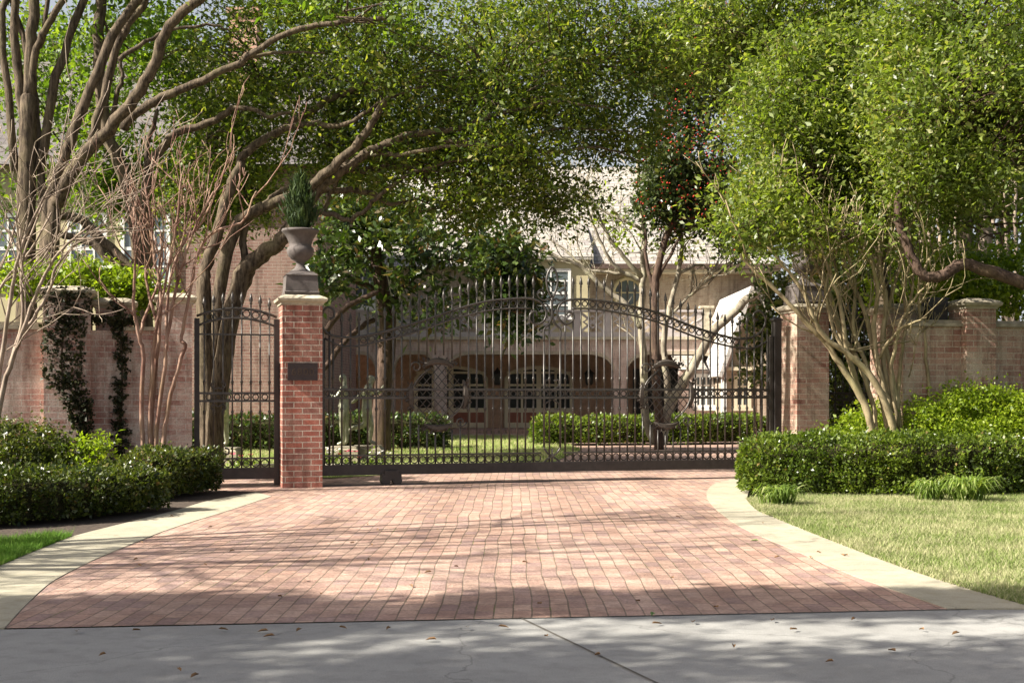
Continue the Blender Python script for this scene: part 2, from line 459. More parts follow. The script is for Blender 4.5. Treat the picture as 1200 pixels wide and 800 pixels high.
def clumps(blobs, seed, gap=-.12, gs=.75):
    """blobs: (px,py,Y, rx_px, rz_px, ry_m, n) -> clump centres"""
    rg = np.random.default_rng(seed); out = []; own = []
    for px,py,Y,rx,rz,ry,n in blobs:
        c = at(px,py,Y); s = F/Y
        pts = ell_points(rg, c, (rx/s, ry, rz/s), int(n), .36)
        for p in pts:
            if mnoise.noise(Vector(p)*gs+Vector((seed*3.1,0,0))) > gap:
                out.append(p); own.append(c)
    return np.array(out), own

def foliage(parent, blobs, mat, seed, L=.065, W=.03, per=40, cr=.26, gap=-.12, gs=.75, up=.6, name='crown', twig_mb=None, twig_p=.3, twig_len=.9, ab=0., axis=(0,0,0), zmin=None, flat=.7):
    ctr, own = clumps(blobs, seed, gap, gs)
    rg = np.random.default_rng(seed+1)
    size = cr*np.clip(1+.35*rg.normal(size=len(ctr)), .4, 2)
    k = np.maximum(4, (per*np.clip(1+.4*rg.normal(size=len(ctr)), .2, 2.2)).astype(int))
    C0 = np.repeat(ctr, k, axis=0); S0 = np.repeat(size, k)
    D = rg.normal(size=(len(C0),3))*np.array((.55,.55,.55*flat))
    P = C0 + D*S0[:,None]
    if zmin is not None: P = P[P[:,2] > zmin]
    rad = None
    if len(P) == len(D): rad = D*.8
    o = leaves(P, L, W, seed+2, axis, ab, up, name=name, mat=mat, parent=parent, radial=rad)
    if twig_mb is not None:
        rr = random.Random(seed)
        for p, c in zip(ctr, own):
            if rr.random() < twig_p:
                p = Vector(p); d = (Vector(c)-p)
                if d.length < .2: continue
                e = p + d.normalized()*min(d.length, twig_len*rr.uniform(.5,1.2)) + Vector((rr.uniform(-.2,.2),rr.uniform(-.2,.2),rr.uniform(-.25,.1)))
                mid = (p+e)/2 + Vector((rr.uniform(-.08,.08),rr.uniform(-.08,.08),rr.uniform(-.02,.12)))
                twig_mb.tube([e, mid, p], [.014,.009,.004], 4)
    return o

# ------------------------------------------------------------------ wood
def limb(mb, pts, r0, r1, n=8, k=4, jit=.02, seed=0, power=1.):
    rr = random.Random(seed*7919+len(pts))
    P = sm(pts, k)
    m = len(P)
    rad = []
    for i in range(m):
        t = i/(m-1)
        r = r0+(r1-r0)*(t**power)
        rad.append(r*(1+rr.uniform(-.05,.06)))
        if 0 < i < m-1: P[i] = P[i]+Vector((rr.uniform(-1,1),rr.uniform(-1,1),rr.uniform(-1,1)))*jit
    tp = P[-1]+(P[-1]-P[-2]).normalized()*rad[-1]*1.5
    mb.tube(P+[tp], rad+[rad[-1]*.15], n)
    return P
def PL(pts, Y, dy=0.):
    """pixel polyline at depth Y (dy: extra depth reached at its end)"""
    m = len(pts)
    return [at(p[0], p[1], (p[2] if len(p) > 2 else Y + dy*i/max(1,m-1))) for i, p in enumerate(pts)]
def sprout(mb, p, d, ln, r, depth, rr, spread=.6, up=.25, nseg=3, n=4, kids=(2,3), shrink=.68, minr=.0042):
    pts = [p]; d = d.normalized(); q = p
    for i in range(nseg):
        d = (d+Vector((rr.gauss(0,.16),rr.gauss(0,.16),rr.gauss(0,.12)+up*.25))).normalized()
        q = q+d*ln/nseg; pts.append(q)
    r1 = max(minr, r*.62)
    mb.tube(pts, [r+(r1-r)*i/nseg for i in range(nseg+1)], n)
    if depth > 0:
        for _ in range(rr.randint(*kids)):
            i = rr.randint(max(1,nseg-1), nseg)
            nd = (d+Vector((rr.gauss(0,spread),rr.gauss(0,spread),rr.gauss(0,spread)+up))).normalized()
            sprout(mb, pts[i], nd, ln*shrink*rr.uniform(.7,1.2), r1, depth-1, rr, spread, up, nseg, 3 if depth < 2 else n, kids, shrink, minr)
def side_twigs(mb, P, r, rr, n, ln, depth, t0=.3, spread=.6, up=.35, kids=(2,3)):
    m = len(P)
    for _ in range(n):
        i = rr.randint(int(t0*(m-1)), m-2)
        t = (P[i+1]-P[i]).normalized()
        d = t*.6+Vector((rr.gauss(0,.6),rr.gauss(0,.6),rr.gauss(0,.4)+up))
        sprout(mb, P[i], d, ln*rr.uniform(.6,1.25), r*rr.uniform(.6,1), depth, rr, spread, up, kids=kids)

# ================================================================== SETTING
def struct(name, mb, mat):
    o = mb.build(name, mat); o['kind'] = 'structure'; return o
mb = MB(); mb.sheet([(-400,-60),(400,-60),(400,700),(-400,700)], -.06); struct('ground', mb, M['ground'])
# street apron
inner_l = [g(5,737),g(30,710),g(60,683),(g(95,664)),g(130,648),g(200,620),g(270,598),g(318,582)]
inner_r = [g(1110,714),g(1000,675),g(930,645),g(870,619),g(838,596),g(828,580),g(836,568),g(862,561)]
outer_l = [g(-75,737),g(-55,705),g(0,664),g(45,645),g(85,629),g(200,600),g(245,587),g(300,577)]
outer_r = [g(1215,714),g(1100,680),g(1000,644),g(920,612),g(888,598),g(876,585),g(880,572),g(890,564)]
al = g(-200,739); ar = g(1400,709)
mb = MB(); mb.sheet([(-9,-3),(9,-3),(9,ar[1]-.1),ar,g(1215,712),g(1110,714),g(5,737),g(-75,738.5),al,(-9,al[1])], 0.0)
struct('street_apron', mb, M['concrete'])
mb = MB()
p0 = Vector((*g(610,724),.004)); p1 = Vector((*g(775,803),.004)); d = (p1-p0).normalized(); w = Vector((d.y,-d.x,0))*.007
p1 = p1+d*3
mb.add([p0-w,p0+w,p1+w,p1-w],[(0,1,2,3)])
a0 = Vector((*g(-75,738.3),.004)); a1 = Vector((*g(1215,712.3),.004)); d = (a1-a0).normalized(); w = Vector((d.y,-d.x,0))*.006
mb.add([a0-w,a0+w,a1+w,a1-w],[(0,1,2,3)])
struct('apron_joint', mb, M['joint'])
# driveway: from the apron through the gate into the court
drv = inner_l + [g(322,578)] + [(-3.95,16.1),(-3.6,17.2)]
court = [g(375,563),g(640,546),g(682,527),g(645,514),g(600,511),g(380,511.5)]
mb = MB()
mb.sheet(inner_l + [(-3.2,15.5),(-4.1,15.9),(-4.0,17.5),(5.6,17.5)] + [g(920,556)] + list(reversed(inner_r)), .004)
struct('driveway', mb, M['paver'])
mb = MB()
mb.sheet([(-4.0,17.5),(5.6,17.5),(9,20),(20,30),(20,41),(-14,41),(-14,35),(-6,34),(-3.5,24)], .002)
struct('courtyard_paving', mb, M['paver'])
def strip(a, b, z0, z1, mat, name):
    mb = MB(); n = len(a)
    for i in range(n-1):
        q = [a[i],a[i+1],b[i+1],b[i]]
        vs = [(x,y,z1) for x,y in q]+[(x,y,z0) for x,y in q]
        fs = [(0,1,2,3),(0,4,5,1),(3,2,6,7)]
        if i == 0: fs.append((0,3,7,4))
        if i == n-2: fs.append((1,5,6,2))
        mb.add(vs, fs)
    return struct(name, mb, mat)
def dens(p, k=5):
    return [(v.x,v.y) for v in sm([(x,y,0) for x,y in p], k)]
strip(dens(inner_l), dens(outer_l), -.05, .008, M['border'], 'driveway_border')
strip(dens(outer_r), dens(inner_r), -.05, .008, M['border'], 'driveway_border')
# lawns and beds
lawn_r = dens(outer_r[:6]) 
mb = MB(); mb.sheet([(x,y) for x,y in lawn_r]+[(3.2,15.2),(9.5,15.6),(9.5,7.3)], .010); struct('lawn', mb, M['lawn'])
lawn_l = [outer_l[0],outer_l[1],outer_l[2],outer_l[3],outer_l[4],g(60,628),g(-40,640),g(-220,650),g(-220,738)]
mb = MB(); mb.sheet(lawn_l, .010); struct('lawn', mb, M['lawn'])
mb = MB(); mb.sheet([g(85,629),g(200,600),g(245,587),g(310,577),(-3.6,15.7),(-9,15.3),(-9,10.6),g(-40,640),g(60,628)], .006); struct('planting_bed', mb, M['soil'])
mb = MB(); mb.sheet([(3.0,14.7),(9.5,15.1),(9.5,16.6),(6,19),(4.6,18.3),(3.9,17.6),(3.0,16.2)], .014); struct('planting_bed', mb, M['soil'])
mb = MB(); mb.sheet([(-2.5,17.9)]+court[1:]+[(-9,34.5),(-9,22),(-3.9,18.0)], .012); struct('courtyard_lawn', mb, M['courtlawn'])
mb = MB(); mb.box(-3.9,-2.3,19.35,19.55,0,.12); mb.box(-2.3,.9,21.4,21.5,0,.03); struct('bed_kerb', mb, M['stone'])

def inpoly(P, poly):
    x, y = P[:,0], P[:,1]; ins = np.zeros(len(P), bool); n = len(poly)
    for i in range(n):
        x1,y1 = poly[i]; x2,y2 = poly[(i+1)%n]
        c = ((y1>y) != (y2>y)) & (x < (x2-x1)*(y-y1)/((y2-y1) if abs(y2-y1)>1e-9 else 1e-9)+x1)
        ins ^= c
    return ins
def grass(name, poly, n, h, w, seed, mat, z=.01):
    rg = np.random.default_rng(seed)
    xs = [p[0] for p in poly]; ys = [p[1] for p in poly]
    P = np.stack([rg.uniform(min(xs),max(xs),n), rg.uniform(min(ys),max(ys),n), np.full(n,z)],1)
    P = P[inpoly(P, poly)]; n = len(P)
    a = rg.uniform(0,2*PI,n); hh = h*np.clip(1+.4*rg.normal(size=n),.3,2); ln = rg.normal(0,.6,size=(n,2))*hh[:,None]
    dx = np.stack([np.cos(a),np.sin(a),np.zeros(n)],1)*w*.5
    V = np.empty((n,3,3)); V[:,0] = P-dx; V[:,1] = P+dx
    V[:,2] = P; V[:,2,0] += ln[:,0]; V[:,2,1] += ln[:,1]; V[:,2,2] += hh
    o = mesh_np(name, V, 3, mat); o['kind'] = 'stuff'
    return o
gr_r = [(x-.02,y-.015) for x,y in lawn_r]+[(3.2,14.9),(7.4,15.2),(5.6,7.6)]
o = grass('grass', gr_r, 260000, .030, .006, 3, M['lawnblade']); tag(o, 'patchy tan and green winter lawn right of the driveway', 'grass')
o = grass('grass', lawn_l, 90000, .045, .006, 4, M['lawngreen']); tag(o, 'bright green grass left of the driveway border', 'grass')
cl = [(-2.5,17.9)]+court[1:]+[(-9,34.5),(-9,22),(-3.9,18.0)]
o = grass('grass', cl, 90000, .05, .014, 5, grass_mat('court_blades', (.20,.32,.04), (.46,.43,.22), .03)); tag(o, 'sunlit pale lawn in the courtyard behind the iron gate', 'grass')

# ================================================================== PILLARS
TH = R(15.5); dX = Vector((math.cos(TH), math.sin(TH), 0)); nB = Vector((-math.sin(TH), math.cos(TH), 0))
PC = Vector((-2.708,16.378,0))
def along(t): return PC + dX*t
def cap_prof(h, z): return [(h+.015,z),(h+.02,z+.02),(h+.055,z+.045),(h+.065,z+.075),(h+.03,z+.10),(h-.06,z+.135)]
def pillar(loc, rz, h, hw, mat, capm, label, moss=None):
    r = empty('brick_pillar', loc, rz, label, 'pillar', 'brick gate pillars')
    b_ = MB(); b_.box(-hw,hw,-hw,hw,-.05,h); b_.build('shaft', mat, r)
    c_ = MB(); c_.sqlathe(cap_prof(hw, h)); c_.build('cap', capm, r)
    return r
pillar(PC, TH, 2.31, .25, M['pillar'], M['stone'], 'red brick gate pillar with number plaque, carrying the grey urn')
pillar(along(7.146), TH, 2.33, .25, M['wall_dark'], M['mossstone'], 'sun dappled brick gate pillar at the right end of the iron gate')
# plaque with numerals
front = PC - nB*.25
pq = empty('number_plaque', front + Vector((0,0,0)), TH, 'dark bronze house number plaque on the red brick pillar', 'sign')
b_ = MB(); b_.box(-.188,.188,-.025,-.002,1.355,1.575); b_.build('plate', M['plaque'], pq)
b_ = MB()
for s in (-1,1):
    b_.box(-.188,.188,-.031,-.026,1.465+s*.104-.005,1.465+s*.104+.005)
b_.box(-.188,-.18,-.031,-.026,1.366,1.564); b_.box(.18,.188,-.031,-.026,1.366,1.564)
b_.build('rim', M['plaque'], pq)
for i, ch in enumerate('6800'):
    cu = bpy.data.curves.new('numeral', 'FONT'); cu.body = ch; cu.size = .125; cu.extrude = .004; cu.align_x = 'CENTER'
    to = bpy.data.objects.new('t', cu); C.objects.link(to)
    dg = bpy.context.evaluated_depsgraph_get(); me = bpy.data.meshes.new_from_object(to.evaluated_get(dg)); bpy.data.objects.remove(to)
    me.materials.clear(); me.materials.append(M['numeral'])
    o = bpy.data.objects.new('numeral', me); C.objects.link(o); o.parent = pq
    o.rotation_euler = (PI/2,0,0); o.location = (-.113+i*.075,-.030,1.422)

def urn(loc, rz, label):
    r = empty('stone_urn', loc, rz, label, 'urn', 'urns on the gate pillars')
    b_ = MB(); b_.sqlathe([(.215,0),(.22,.03),(.208,.04),(.195,.235),(.205,.245),(.18,.265),(.13,.30)]); b_.build('pedestal', M['urn'], r)
    b_ = MB(); b_.lathe([(.13,.29),(.125,.31),(.075,.345),(.05,.39),(.06,.425),(.115,.46),(.16,.51),(.175,.56),(.168,.60),(.14,.625),(.145,.66),(.165,.72),(.20,.78),(.23,.805),(.24,.82),(.232,.84),(.20,.842),(.17,.80)], n=32); b_.build('bowl', M['urn'], r)
    return r
u1 = urn(PC+Vector((0,0,2.445)), TH, 'grey cast stone urn on the red brick pillar, planted with a small conifer')
u2 = urn(along(7.146)+Vector((0,0,2.465)), TH, 'dark urn on the right gate pillar behind bare branches')
def conifer(base, label, h=.78, r=.22):
    root = empty('potted_conifer', base, 0, label, 'potted plant', 'conifers in the pillar urns')
    rg = np.random.default_rng(5); n = 2600
    z = rg.random(n); prof = r*np.minimum(1, (z/.25)**.6)*(1-z)**.55*1.25
    a = rg.uniform(0,2*PI,n); q = prof*rg.random(n)**.5*(1+.3*np.sin(a*5+z*9)+.12*rg.normal(size=n))
    P = np.stack([np.cos(a)*q, np.sin(a)*q, z*h*.9-.02],1)
    rad = np.stack([np.cos(a)*.4,np.sin(a)*.4,np.full(n,1.2)],1)
    leaves(P, .11, .013, 6, (0,0,1), .9, .1, name='foliage', mat=M['conifer'], parent=root, radial=rad)
    b_ = MB(); b_.tube([(0,0,-.05),(.01,0,.3),(0,0,.6)],[.02,.014,.005],5); b_.build('stem', M['barkdark'], root)
conifer(PC+Vector((0,0,3.26)), 'dark green cone shaped conifer in the urn on the red brick pillar', .72, .185)
conifer(along(7.146)+Vector((0,0,3.28)), 'cone shaped conifer in the urn on the right gate pillar', .5)

# ================================================================== SLIDING GATE
G0 = PC + dX*.25
gate = empty('sliding_gate', G0, TH, 'wide dark wrought iron sliding gate with arched spear topped rail across the driveway', 'gate')
def gu(px):
    k = (px-600)/F
    return (k*G0.y - G0.x)/(dX.x - k*dX.y)
def gp(px, py, y=0.):
    u = gu(px); Y = G0.y + dX.y*u
    return Vector((u, y, CAMZ-(py-HOR)/F*Y))
GL = gu(905)
up_l = [gp(*p) for p in [(386,374),(391,372),(391,364),(384,360),(378,367),(377,380),(384,391),(398,395),(415,395),(440,391),(470,383),(500,374),(535,362),(570,353),(600,350),(620,349.5),(633,354),(640,364),(638,375),(629,380),(621,375),(622,367),(628,365),(629,370)]]
up_r = [gp(*p) for p in [(664,370),(665,366),(671,367),(672,374),(664,380),(656,375),(653,365),(658,355),(670,351),(690,351),(715,354),(750,361),(775,368),(800,378),(825,387),(850,394),(868,397),(884,394),(894,385),(897,374),(891,364.5),(884,367),(883,373),(888,375)]]
lo_l = [gp(*p) for p in [(380,396),(398,405),(420,405.5),(445,400),(470,393.5),(500,384.5),(535,372.5),(570,364),(600,361),(622,361)]]
lo_r = [gp(*p) for p in [(670,361.5),(690,361.5),(715,364.5),(750,371.5),(775,379),(800,389),(825,398),(850,404.5),(868,407.5),(885,407),(898,400)]]
b_ = MB()
for P in (up_l, up_r): b_.tube(sm(P,4), .017, 6)
for P in (lo_l, lo_r): b_.tube(sm(P,4), .014, 6)
b_.build('arched_rail', M['iron'], gate)
def topz(u):
    if u < gu(645):
        pts = up_l[7:17]
    else: pts = up_r[7:18]
    if u <= pts[0].x: return pts[0].z
    for a, b in zip(pts, pts[1:]):
        if a.x <= u <= b.x: return a.z+(b.z-a.z)*(u-a.x)/(b.x-a.x)
    return pts[-1].z
# rails
b_ = MB(); b_.box(0,GL,-.022,.022,1.228,1.258); b_.build('middle_rail', M['iron'], gate)
b_ = MB(); b_.box(0,GL,-.022,.022,1.118,1.148); b_.build('middle_rail', M['iron'], gate)
b_ = MB(); b_.box(0,gu(634),-.02,.02,.378,.40); b_.box(gu(660),GL,-.02,.02,.378,.40); b_.build('lower_rail', M['iron'], gate)
b_ = MB(); b_.box(0,GL,-.035,.035,.135,.268); b_.build('bottom_beam', M['irondark'], gate)
cx_ = [gu(513.5), gu(781)]
def oval_cut(u):
    for c in cx_:
        t = (u-c)/.40
        if abs(t) < 1:
            k = .5*math.sqrt(1-t*t)
            return 1.18-k-.02, 1.18+k+.02
    return None
uc = gu(647)
nb = 57; sp = GL/nb
ring_mesh = {}
def ringp(name, loc, r, par=None):
    if r not in ring_mesh:
        q = MB(); q.ring((0,0,0), r, .0085); o = q.build(name, M['iron'], uvs=False); ring_mesh[r] = o.data
    else: o = bpy.data.objects.new(name, ring_mesh[r]); C.objects.link(o)
    o.parent = par or gate; o.location = loc
for i in range(nb):
    u = sp*(i+.5)
    tz = topz(u)
    inc = abs(u-uc) < .17
    if not inc or abs(u-uc) < .04:
        cut = oval_cut(u)
        top = tz+.17
        b_ = MB()
        if abs(u-uc) < .04: top = tz-.26
        if u < gu(393) or u > gu(885): top = tz-.02
        segs = [(.268,top)] if cut is None else [(.268,cut[0]),(cut[1],top)]
        for z0,z1 in segs:
            b_ = MB(); z = z0; prof = [(.012,z0)]
            for zc in (.985,1.385):
                if z0+.04 < zc < z1-.04: prof += [(.012,zc-.03),(.020,zc-.02),(.015,zc-.006),(.025,zc+.004),(.015,zc+.016),(.012,zc+.03)]
            b_.lathe(prof+[(.012,z1)], u, 0, 8)
            bar = b_.build('bar', M['iron'], gate)
        if top > tz:
            f_ = MB(); f_.lathe([(.010,top-.01),(.018,top+.005),(.011,top+.018),(.027,top+.045),(.019,top+.085),(.003,top+.15)], u, 0, 6)
            f_.build('spear_finial', M['iron'], bar)
    u2 = sp*(i+1)
    if i < nb-1:
        if gu(425) < u2 < gu(620) or gu(672) < u2 < gu(868):
            zt = topz(u2); ringp('arch_ring', (u2,0,zt-.058), .037)
        if all(abs(u2-c) > .40 for c in cx_): ringp('middle_ring', (u2,0,1.188), .037)
        if abs(u2-uc) > .16: ringp('lower_ring', (u2,0,.323), .046)
b_ = MB()
for px in (378,386): b_.tube([(gu(px),0,.26),gp(px,388)], .014, 6)
for px in (893,899): b_.tube([(gu(px),0,.26),gp(px,385)], .014, 6)
b_.build('end_bars', M['iron'], gate)
for a_,b2,c_ in ((0,.045,1.95),(GL-.05,GL,2.0)):
    b_ = MB(); b_.box(a_,b2,-.03,.03,.14,c_); b_.build('end_stile', M['iron'], gate)
# centre ornament
b_ = MB()
for s in (-1,1):
    def cp(dx_, py): return gp(647+s*dx_, py)
    b_.tube(sm([cp(0,312),cp(4.5,319),cp(6.5,329),cp(4.5,340),cp(0.5,349)],4), [.016]*17, 6)
    b_.tube(sm([cp(0.5,349),cp(-.0,360),cp(1,372),cp(4,380),cp(9.5,386),cp(9.5,400)],4), .016, 6)
    b_.tube([cp(9.5,400),cp(9.5,524)], .015, 6)
    b_.tube(sm([cp(1,368),cp(5,358),cp(10,355)],4), .011, 6)
    b_.tube(sm([cp(1,352),cp(5,350),cp(9,352),cp(15,349),cp(17,343),cp(13,339),cp(10,343),cp(12,347)],4), .013, 6)
    b_.tube(sm([cp(10,524),cp(6,530),cp(1,534),cp(6,538),cp(11,543)],4), .013, 6)
    b_.tube(sm([cp(1,456),cp(8,452),cp(7,445),cp(2,446)],4), .010, 6)
    b_.tube(sm([cp(1,468),cp(8,473),cp(7,480),cp(2,479)],4), .010, 6)
b_.tube([gp(640.5,330),gp(653.5,330)], .009, 6)
b_.tube([gp(647,525),gp(647,546)], .012, 6)
b_.build('centre_ornament', M['iron'], gate)
# leafy oval wreaths with diamond lattice
def wreath(c):
    rr = random.Random(3)
    def E(a, k=1.): return Vector((c+.375*k*math.cos(a), 0, 1.175+.44*k*math.sin(a)))
    for a0, a1 in ((56,124),(158,206),(240,300),(334,386)):
        w = MB(); pts = [E(R(a0+(a1-a0)*i/10)) for i in range(11)]
        w.tube(pts, [.012+.036*math.sin(PI*i/10) for i in range(11)], 6, smooth=False)
        for _ in range(34):
            t = rr.random(); a = R(a0+(a1-a0)*t); p = E(a, rr.uniform(.9,1.1)); p.y = rr.uniform(-.03,.03)
            d = Vector((math.cos(a+rr.uniform(-1.2,1.2)),rr.uniform(-.3,.3),math.sin(a+rr.uniform(-1.2,1.2))))*rr.uniform(.04,.07)
            q = Vector((-d.z,0,d.x))*.3; h = Vector((0,.012,0))
            w.add([p, p+d*.5+q-h, p+d, p+d*.5-q-h, p+d*.5+h], [(0,1,4),(1,2,4),(2,3,4),(3,0,4),(0,3,2,1)])
        w.build('wreath_leafwork', M['rust'], gate)
    l_ = MB()
    hw, hh = .33, .40
    for k in range(-6, 7):
        for s in (-1,1):
            pts = []
            for j in range(41):
                x = -hw+2*hw*j/40; z = s*x*1.15+k*.118
                if (x/hw)**2+(z/hh)**2 < 1: pts.append((c+x,0 if s > 0 else .008,1.175+z))
            if len(pts) > 2: l_.tube([pts[0],pts[-1]], .006, 4)
    l_.build('diamond_lattice', M['iron'], gate)
    for sx, sz in ((-1,1),(1,-1)):
        s_ = MB(); ce = Vector((c+sx*.30,-.02,1.175+sz*.36))
        pts = []
        for j in range(18):
            a = j/17*PI*2.2; r_ = .075*(1-j/26)
            pts.append(ce+Vector((sx*math.cos(a)*r_,0,sz*math.sin(a)*r_)))
        s_.tube(pts, .012, 5); s_.build('scroll', M['iron'], gate); s_ = MB()
        s_.tube(sm([Vector((c+sx*.36,-.02,1.175+sz*.02)),Vector((c+sx*.31,-.02,1.175+sz*.15)),Vector((c+sx*.24,-.02,1.175+sz*.24)),Vector((c+sx*.12,-.02,1.175+sz*.34))],4), .011, 5)
        s_.build('scroll', M['iron'], gate)
for c in cx_: wreath(c)
# wheel carriage under the beam
wc = MB(); u = gu(458); wc.box(u-.13,u+.13,-.075,.075,.06,.15); wc.box(u-.09,u+.09,-.082,.082,.075,.19); o = wc.build('wheel_carriage', M['irondark'], gate)
for s in (-1,1):
    wl = MB(); n = 16
    for y0,y1 in ((-.05,-.03),):
        pass
    vs = []
    for yy in (-.085,.085):
        for i in range(n): vs.append((u+s*.075+.06*math.cos(2*PI*i/n),yy,.062+.06*math.sin(2*PI*i/n)))
    wl.add(vs, [tuple(range(n)),tuple(range(2*n-1,n-1,-1))]+[(i,i+n,(i+1)%n+n,(i+1)%n) for i in range(n)])
    wl.build('wheel', M['irondark'], o)
tr = MB(); tr.box(0,GL+.1,-.03,.03,0,.012)
tr.build('track_rail', M['irondark'], gate)
# receiver post
gp_ = empty('gate_post', G0+dX*(GL+.06), TH, 'dark square steel post receiving the iron gate beside the right pillar', 'post')
b_ = MB(); b_.box(-.045,.055,-.06,.06,-.05,2.22); b_.build('shaft', M['irondark'], gp_)
b_ = MB(); b_.sqlathe([(.07,2.22),(.07,2.24),(.03,2.27)]); b_.build('cap', M['irondark'], gp_)

# ================================================================== PEDESTRIAN GATES
def ped_gate(loc, rz, W, label):
    r = empty('pedestrian_gate', loc, rz, label, 'gate', 'small iron side gates')
    for x in (0, W-.065):
        b_ = MB(); b_.box(x,x+.065,-.035,.035,.02,2.14); b_.build('stile', M['irondark'], r)
    b_ = MB(); b_.box(.066,W-.066,-.03,.03,.10,.245); b_.build('bottom_panel', M['irondark'], r)
    for z in (1.195,1.095):
        b_ = MB(); b_.box(.066,W-.066,-.02,.02,z-.014,z+.014); b_.build('middle_rail', M['iron'], r)
    b_ = MB(); b_.box(.066,W-.066,-.018,.018,.352,.374); b_.build('lower_rail', M['iron'], r)
    def az(x, off): 
        t = (x-W/2)/(W/2); return 2.155-off+.12*(1-t*t)
    b_ = MB()
    for off in (0,.125): b_.tube([(x,0,az(x,off)) for x in [.03+(W-.06)*i/14 for i in range(15)]], .016, 6)
    b_.box(.066,W-.066,-.015,.015,1.93,1.95)
    b_.build('arched_rail', M['iron'], r)
    n = 8; s = (W-.13)/n
    for i in range(n):
        x = .065+s*(i+.5); t_ = az(x,0)+.07
        b_ = MB(); b_.tube([(x,0,.245),(x,0,t_)], .0105, 6)
        for zc in (1.33,.95): b_.lathe([(.010,zc-.03),(.018,zc-.02),(.013,zc-.006),(.022,zc+.004),(.010,zc+.03)], x, 0, 8)
        bar = b_.build('bar', M['iron'], r)
        f_ = MB(); f_.lathe([(.010,t_-.01),(.018,t_+.005),(.011,t_+.018),(.027,t_+.045),(.019,t_+.085),(.003,t_+.14)], x, 0, 6); f_.build('spear_finial', M['iron'], bar)
        if i < n-1:
            x2 = x+s/2
            ringp('arch_ring', (x2,0,az(x2,.0625)), .044, r); ringp('middle_ring', (x2,0,1.145), .037, r); ringp('lower_ring', (x2,0,.30), .046, r)
    for sx in (-1,1):
        x0 = .065+s*2
        o_ = MB(); o_.tube(sm([(x0,-.01,1.02),(x0+sx*.06,-.01,1.05),(x0+sx*.09,-.01,1.0),(x0+sx*.04,-.01,.97)],4), .011, 5); o_.build('scroll', M['iron'], r)
        o_ = MB(); o_.tube(sm([(x0,-.01,1.26),(x0+sx*.06,-.01,1.25),(x0+sx*.09,-.01,1.31),(x0+sx*.04,-.01,1.33)],4), .011, 5); o_.build('scroll', M['iron'], r)
        o_ = MB(); o_.tube(sm([(x0,-.01,.38),(x0+sx*.06,-.01,.43),(x0+sx*.12,-.01,.42),(x0+sx*.13,-.01,.48),(x0+sx*.08,-.01,.5)],4), .012, 5); o_.build('scroll', M['iron'], r)
    return r
ped_gate(along(-1.315)+nB*.14, TH, 1.06, 'narrow iron side gate left of the red brick pillar')
ped_gate(along(7.146+.255), TH, 1.06, 'dark narrow iron gate right of the dappled pillar behind the crape myrtle')

# ================================================================== GARDEN WALLS
wl = empty('garden_wall', along(-1.315), TH, 'pink washed brick garden wall with ivy, left of the side gate', 'wall', 'brick garden walls')
b_ = MB(); b_.box(-6.5,-.44,.10,.36,-.05,1.97); b_.build('wall_panel', M['wall'], wl)
b_ = MB(); b_.sqlathe([(.1,0)]) if False else None
b_.box(-6.5,-1.32,.05,.41,1.972,2.02); b_.box(-6.5,-1.32,.08,.38,2.02,2.06); b_.box(-.85,-.44,.05,.41,1.972,2.02); b_.build('coping', M['mossstone'], wl)
def pier(x, y, hw, h, mat, capm, par, name='pier'):
    p_ = MB(); p_.box(x-hw,x+hw,y-hw,y+hw,-.05,h); pp = p_.build(name, mat, par)
    c_ = MB(); c_.sqlathe(cap_prof(hw, h), x, y); c_.build('cap', capm, pp)
def wpx(px):   # x in the wall's frame for a photo column
    k = (px-600)/F; o = along(-1.315); return (k*o.y-o.x)/(dX.x-k*dX.y)
pier((wpx(190)+wpx(226))/2-.03, .20, .205, 2.31, M['wall'], M['stone'], wl)
pier(wpx(76)+.03, .23, .27, 2.37, M['wall'], M['stone'], wl)
pier(wpx(133), .42, .22, 2.25, M['wall'], M['mossstone'], wl)
wr_o = Vector((5.86,16.1,0))
wr = empty('garden_wall', wr_o, R(12), 'shaded tan brick garden wall with stone coping behind the right shrubs', 'wall', 'brick garden walls')
b_ = MB(); b_.box(-1.0,6,.05,.31,-.05,2.03); b_.build('wall_panel', M['wall_dark'], wr)
b_ = MB(); b_.box(-1.02,6,.0,.36,2.032,2.075); b_.box(-1.0,6,.03,.33,2.075,2.11); b_.build('coping', M['mossstone'], wr)
pier(0,.13,.205,2.25,M['wall_dark'],M['mossstone'],wr)
pier(-.85,.55,.22,2.2,M['wall_dark'],M['mossstone'],wr)
# dark box standing on the wall
bx = at(1095,377,16.3)
lb = empty('wall_box', (bx.x, 16.3, 2.11), R(12), 'black louvred utility box standing on the right garden wall', 'utility box')
b_ = MB(); b_.box(-.13,.13,-.10,.10,0,.27); b_.build('body', M['black'], lb)
b_ = MB(); b_.box(-.145,.145,-.115,.115,.271,.295); b_.build('lid', M['black'], lb)
b_ = MB()
for k in range(5): b_.box(-.10,.10,-.112,-.102,.04+k*.042,.06+k*.042)
b_.build('louvre', M['irondark'], lb)

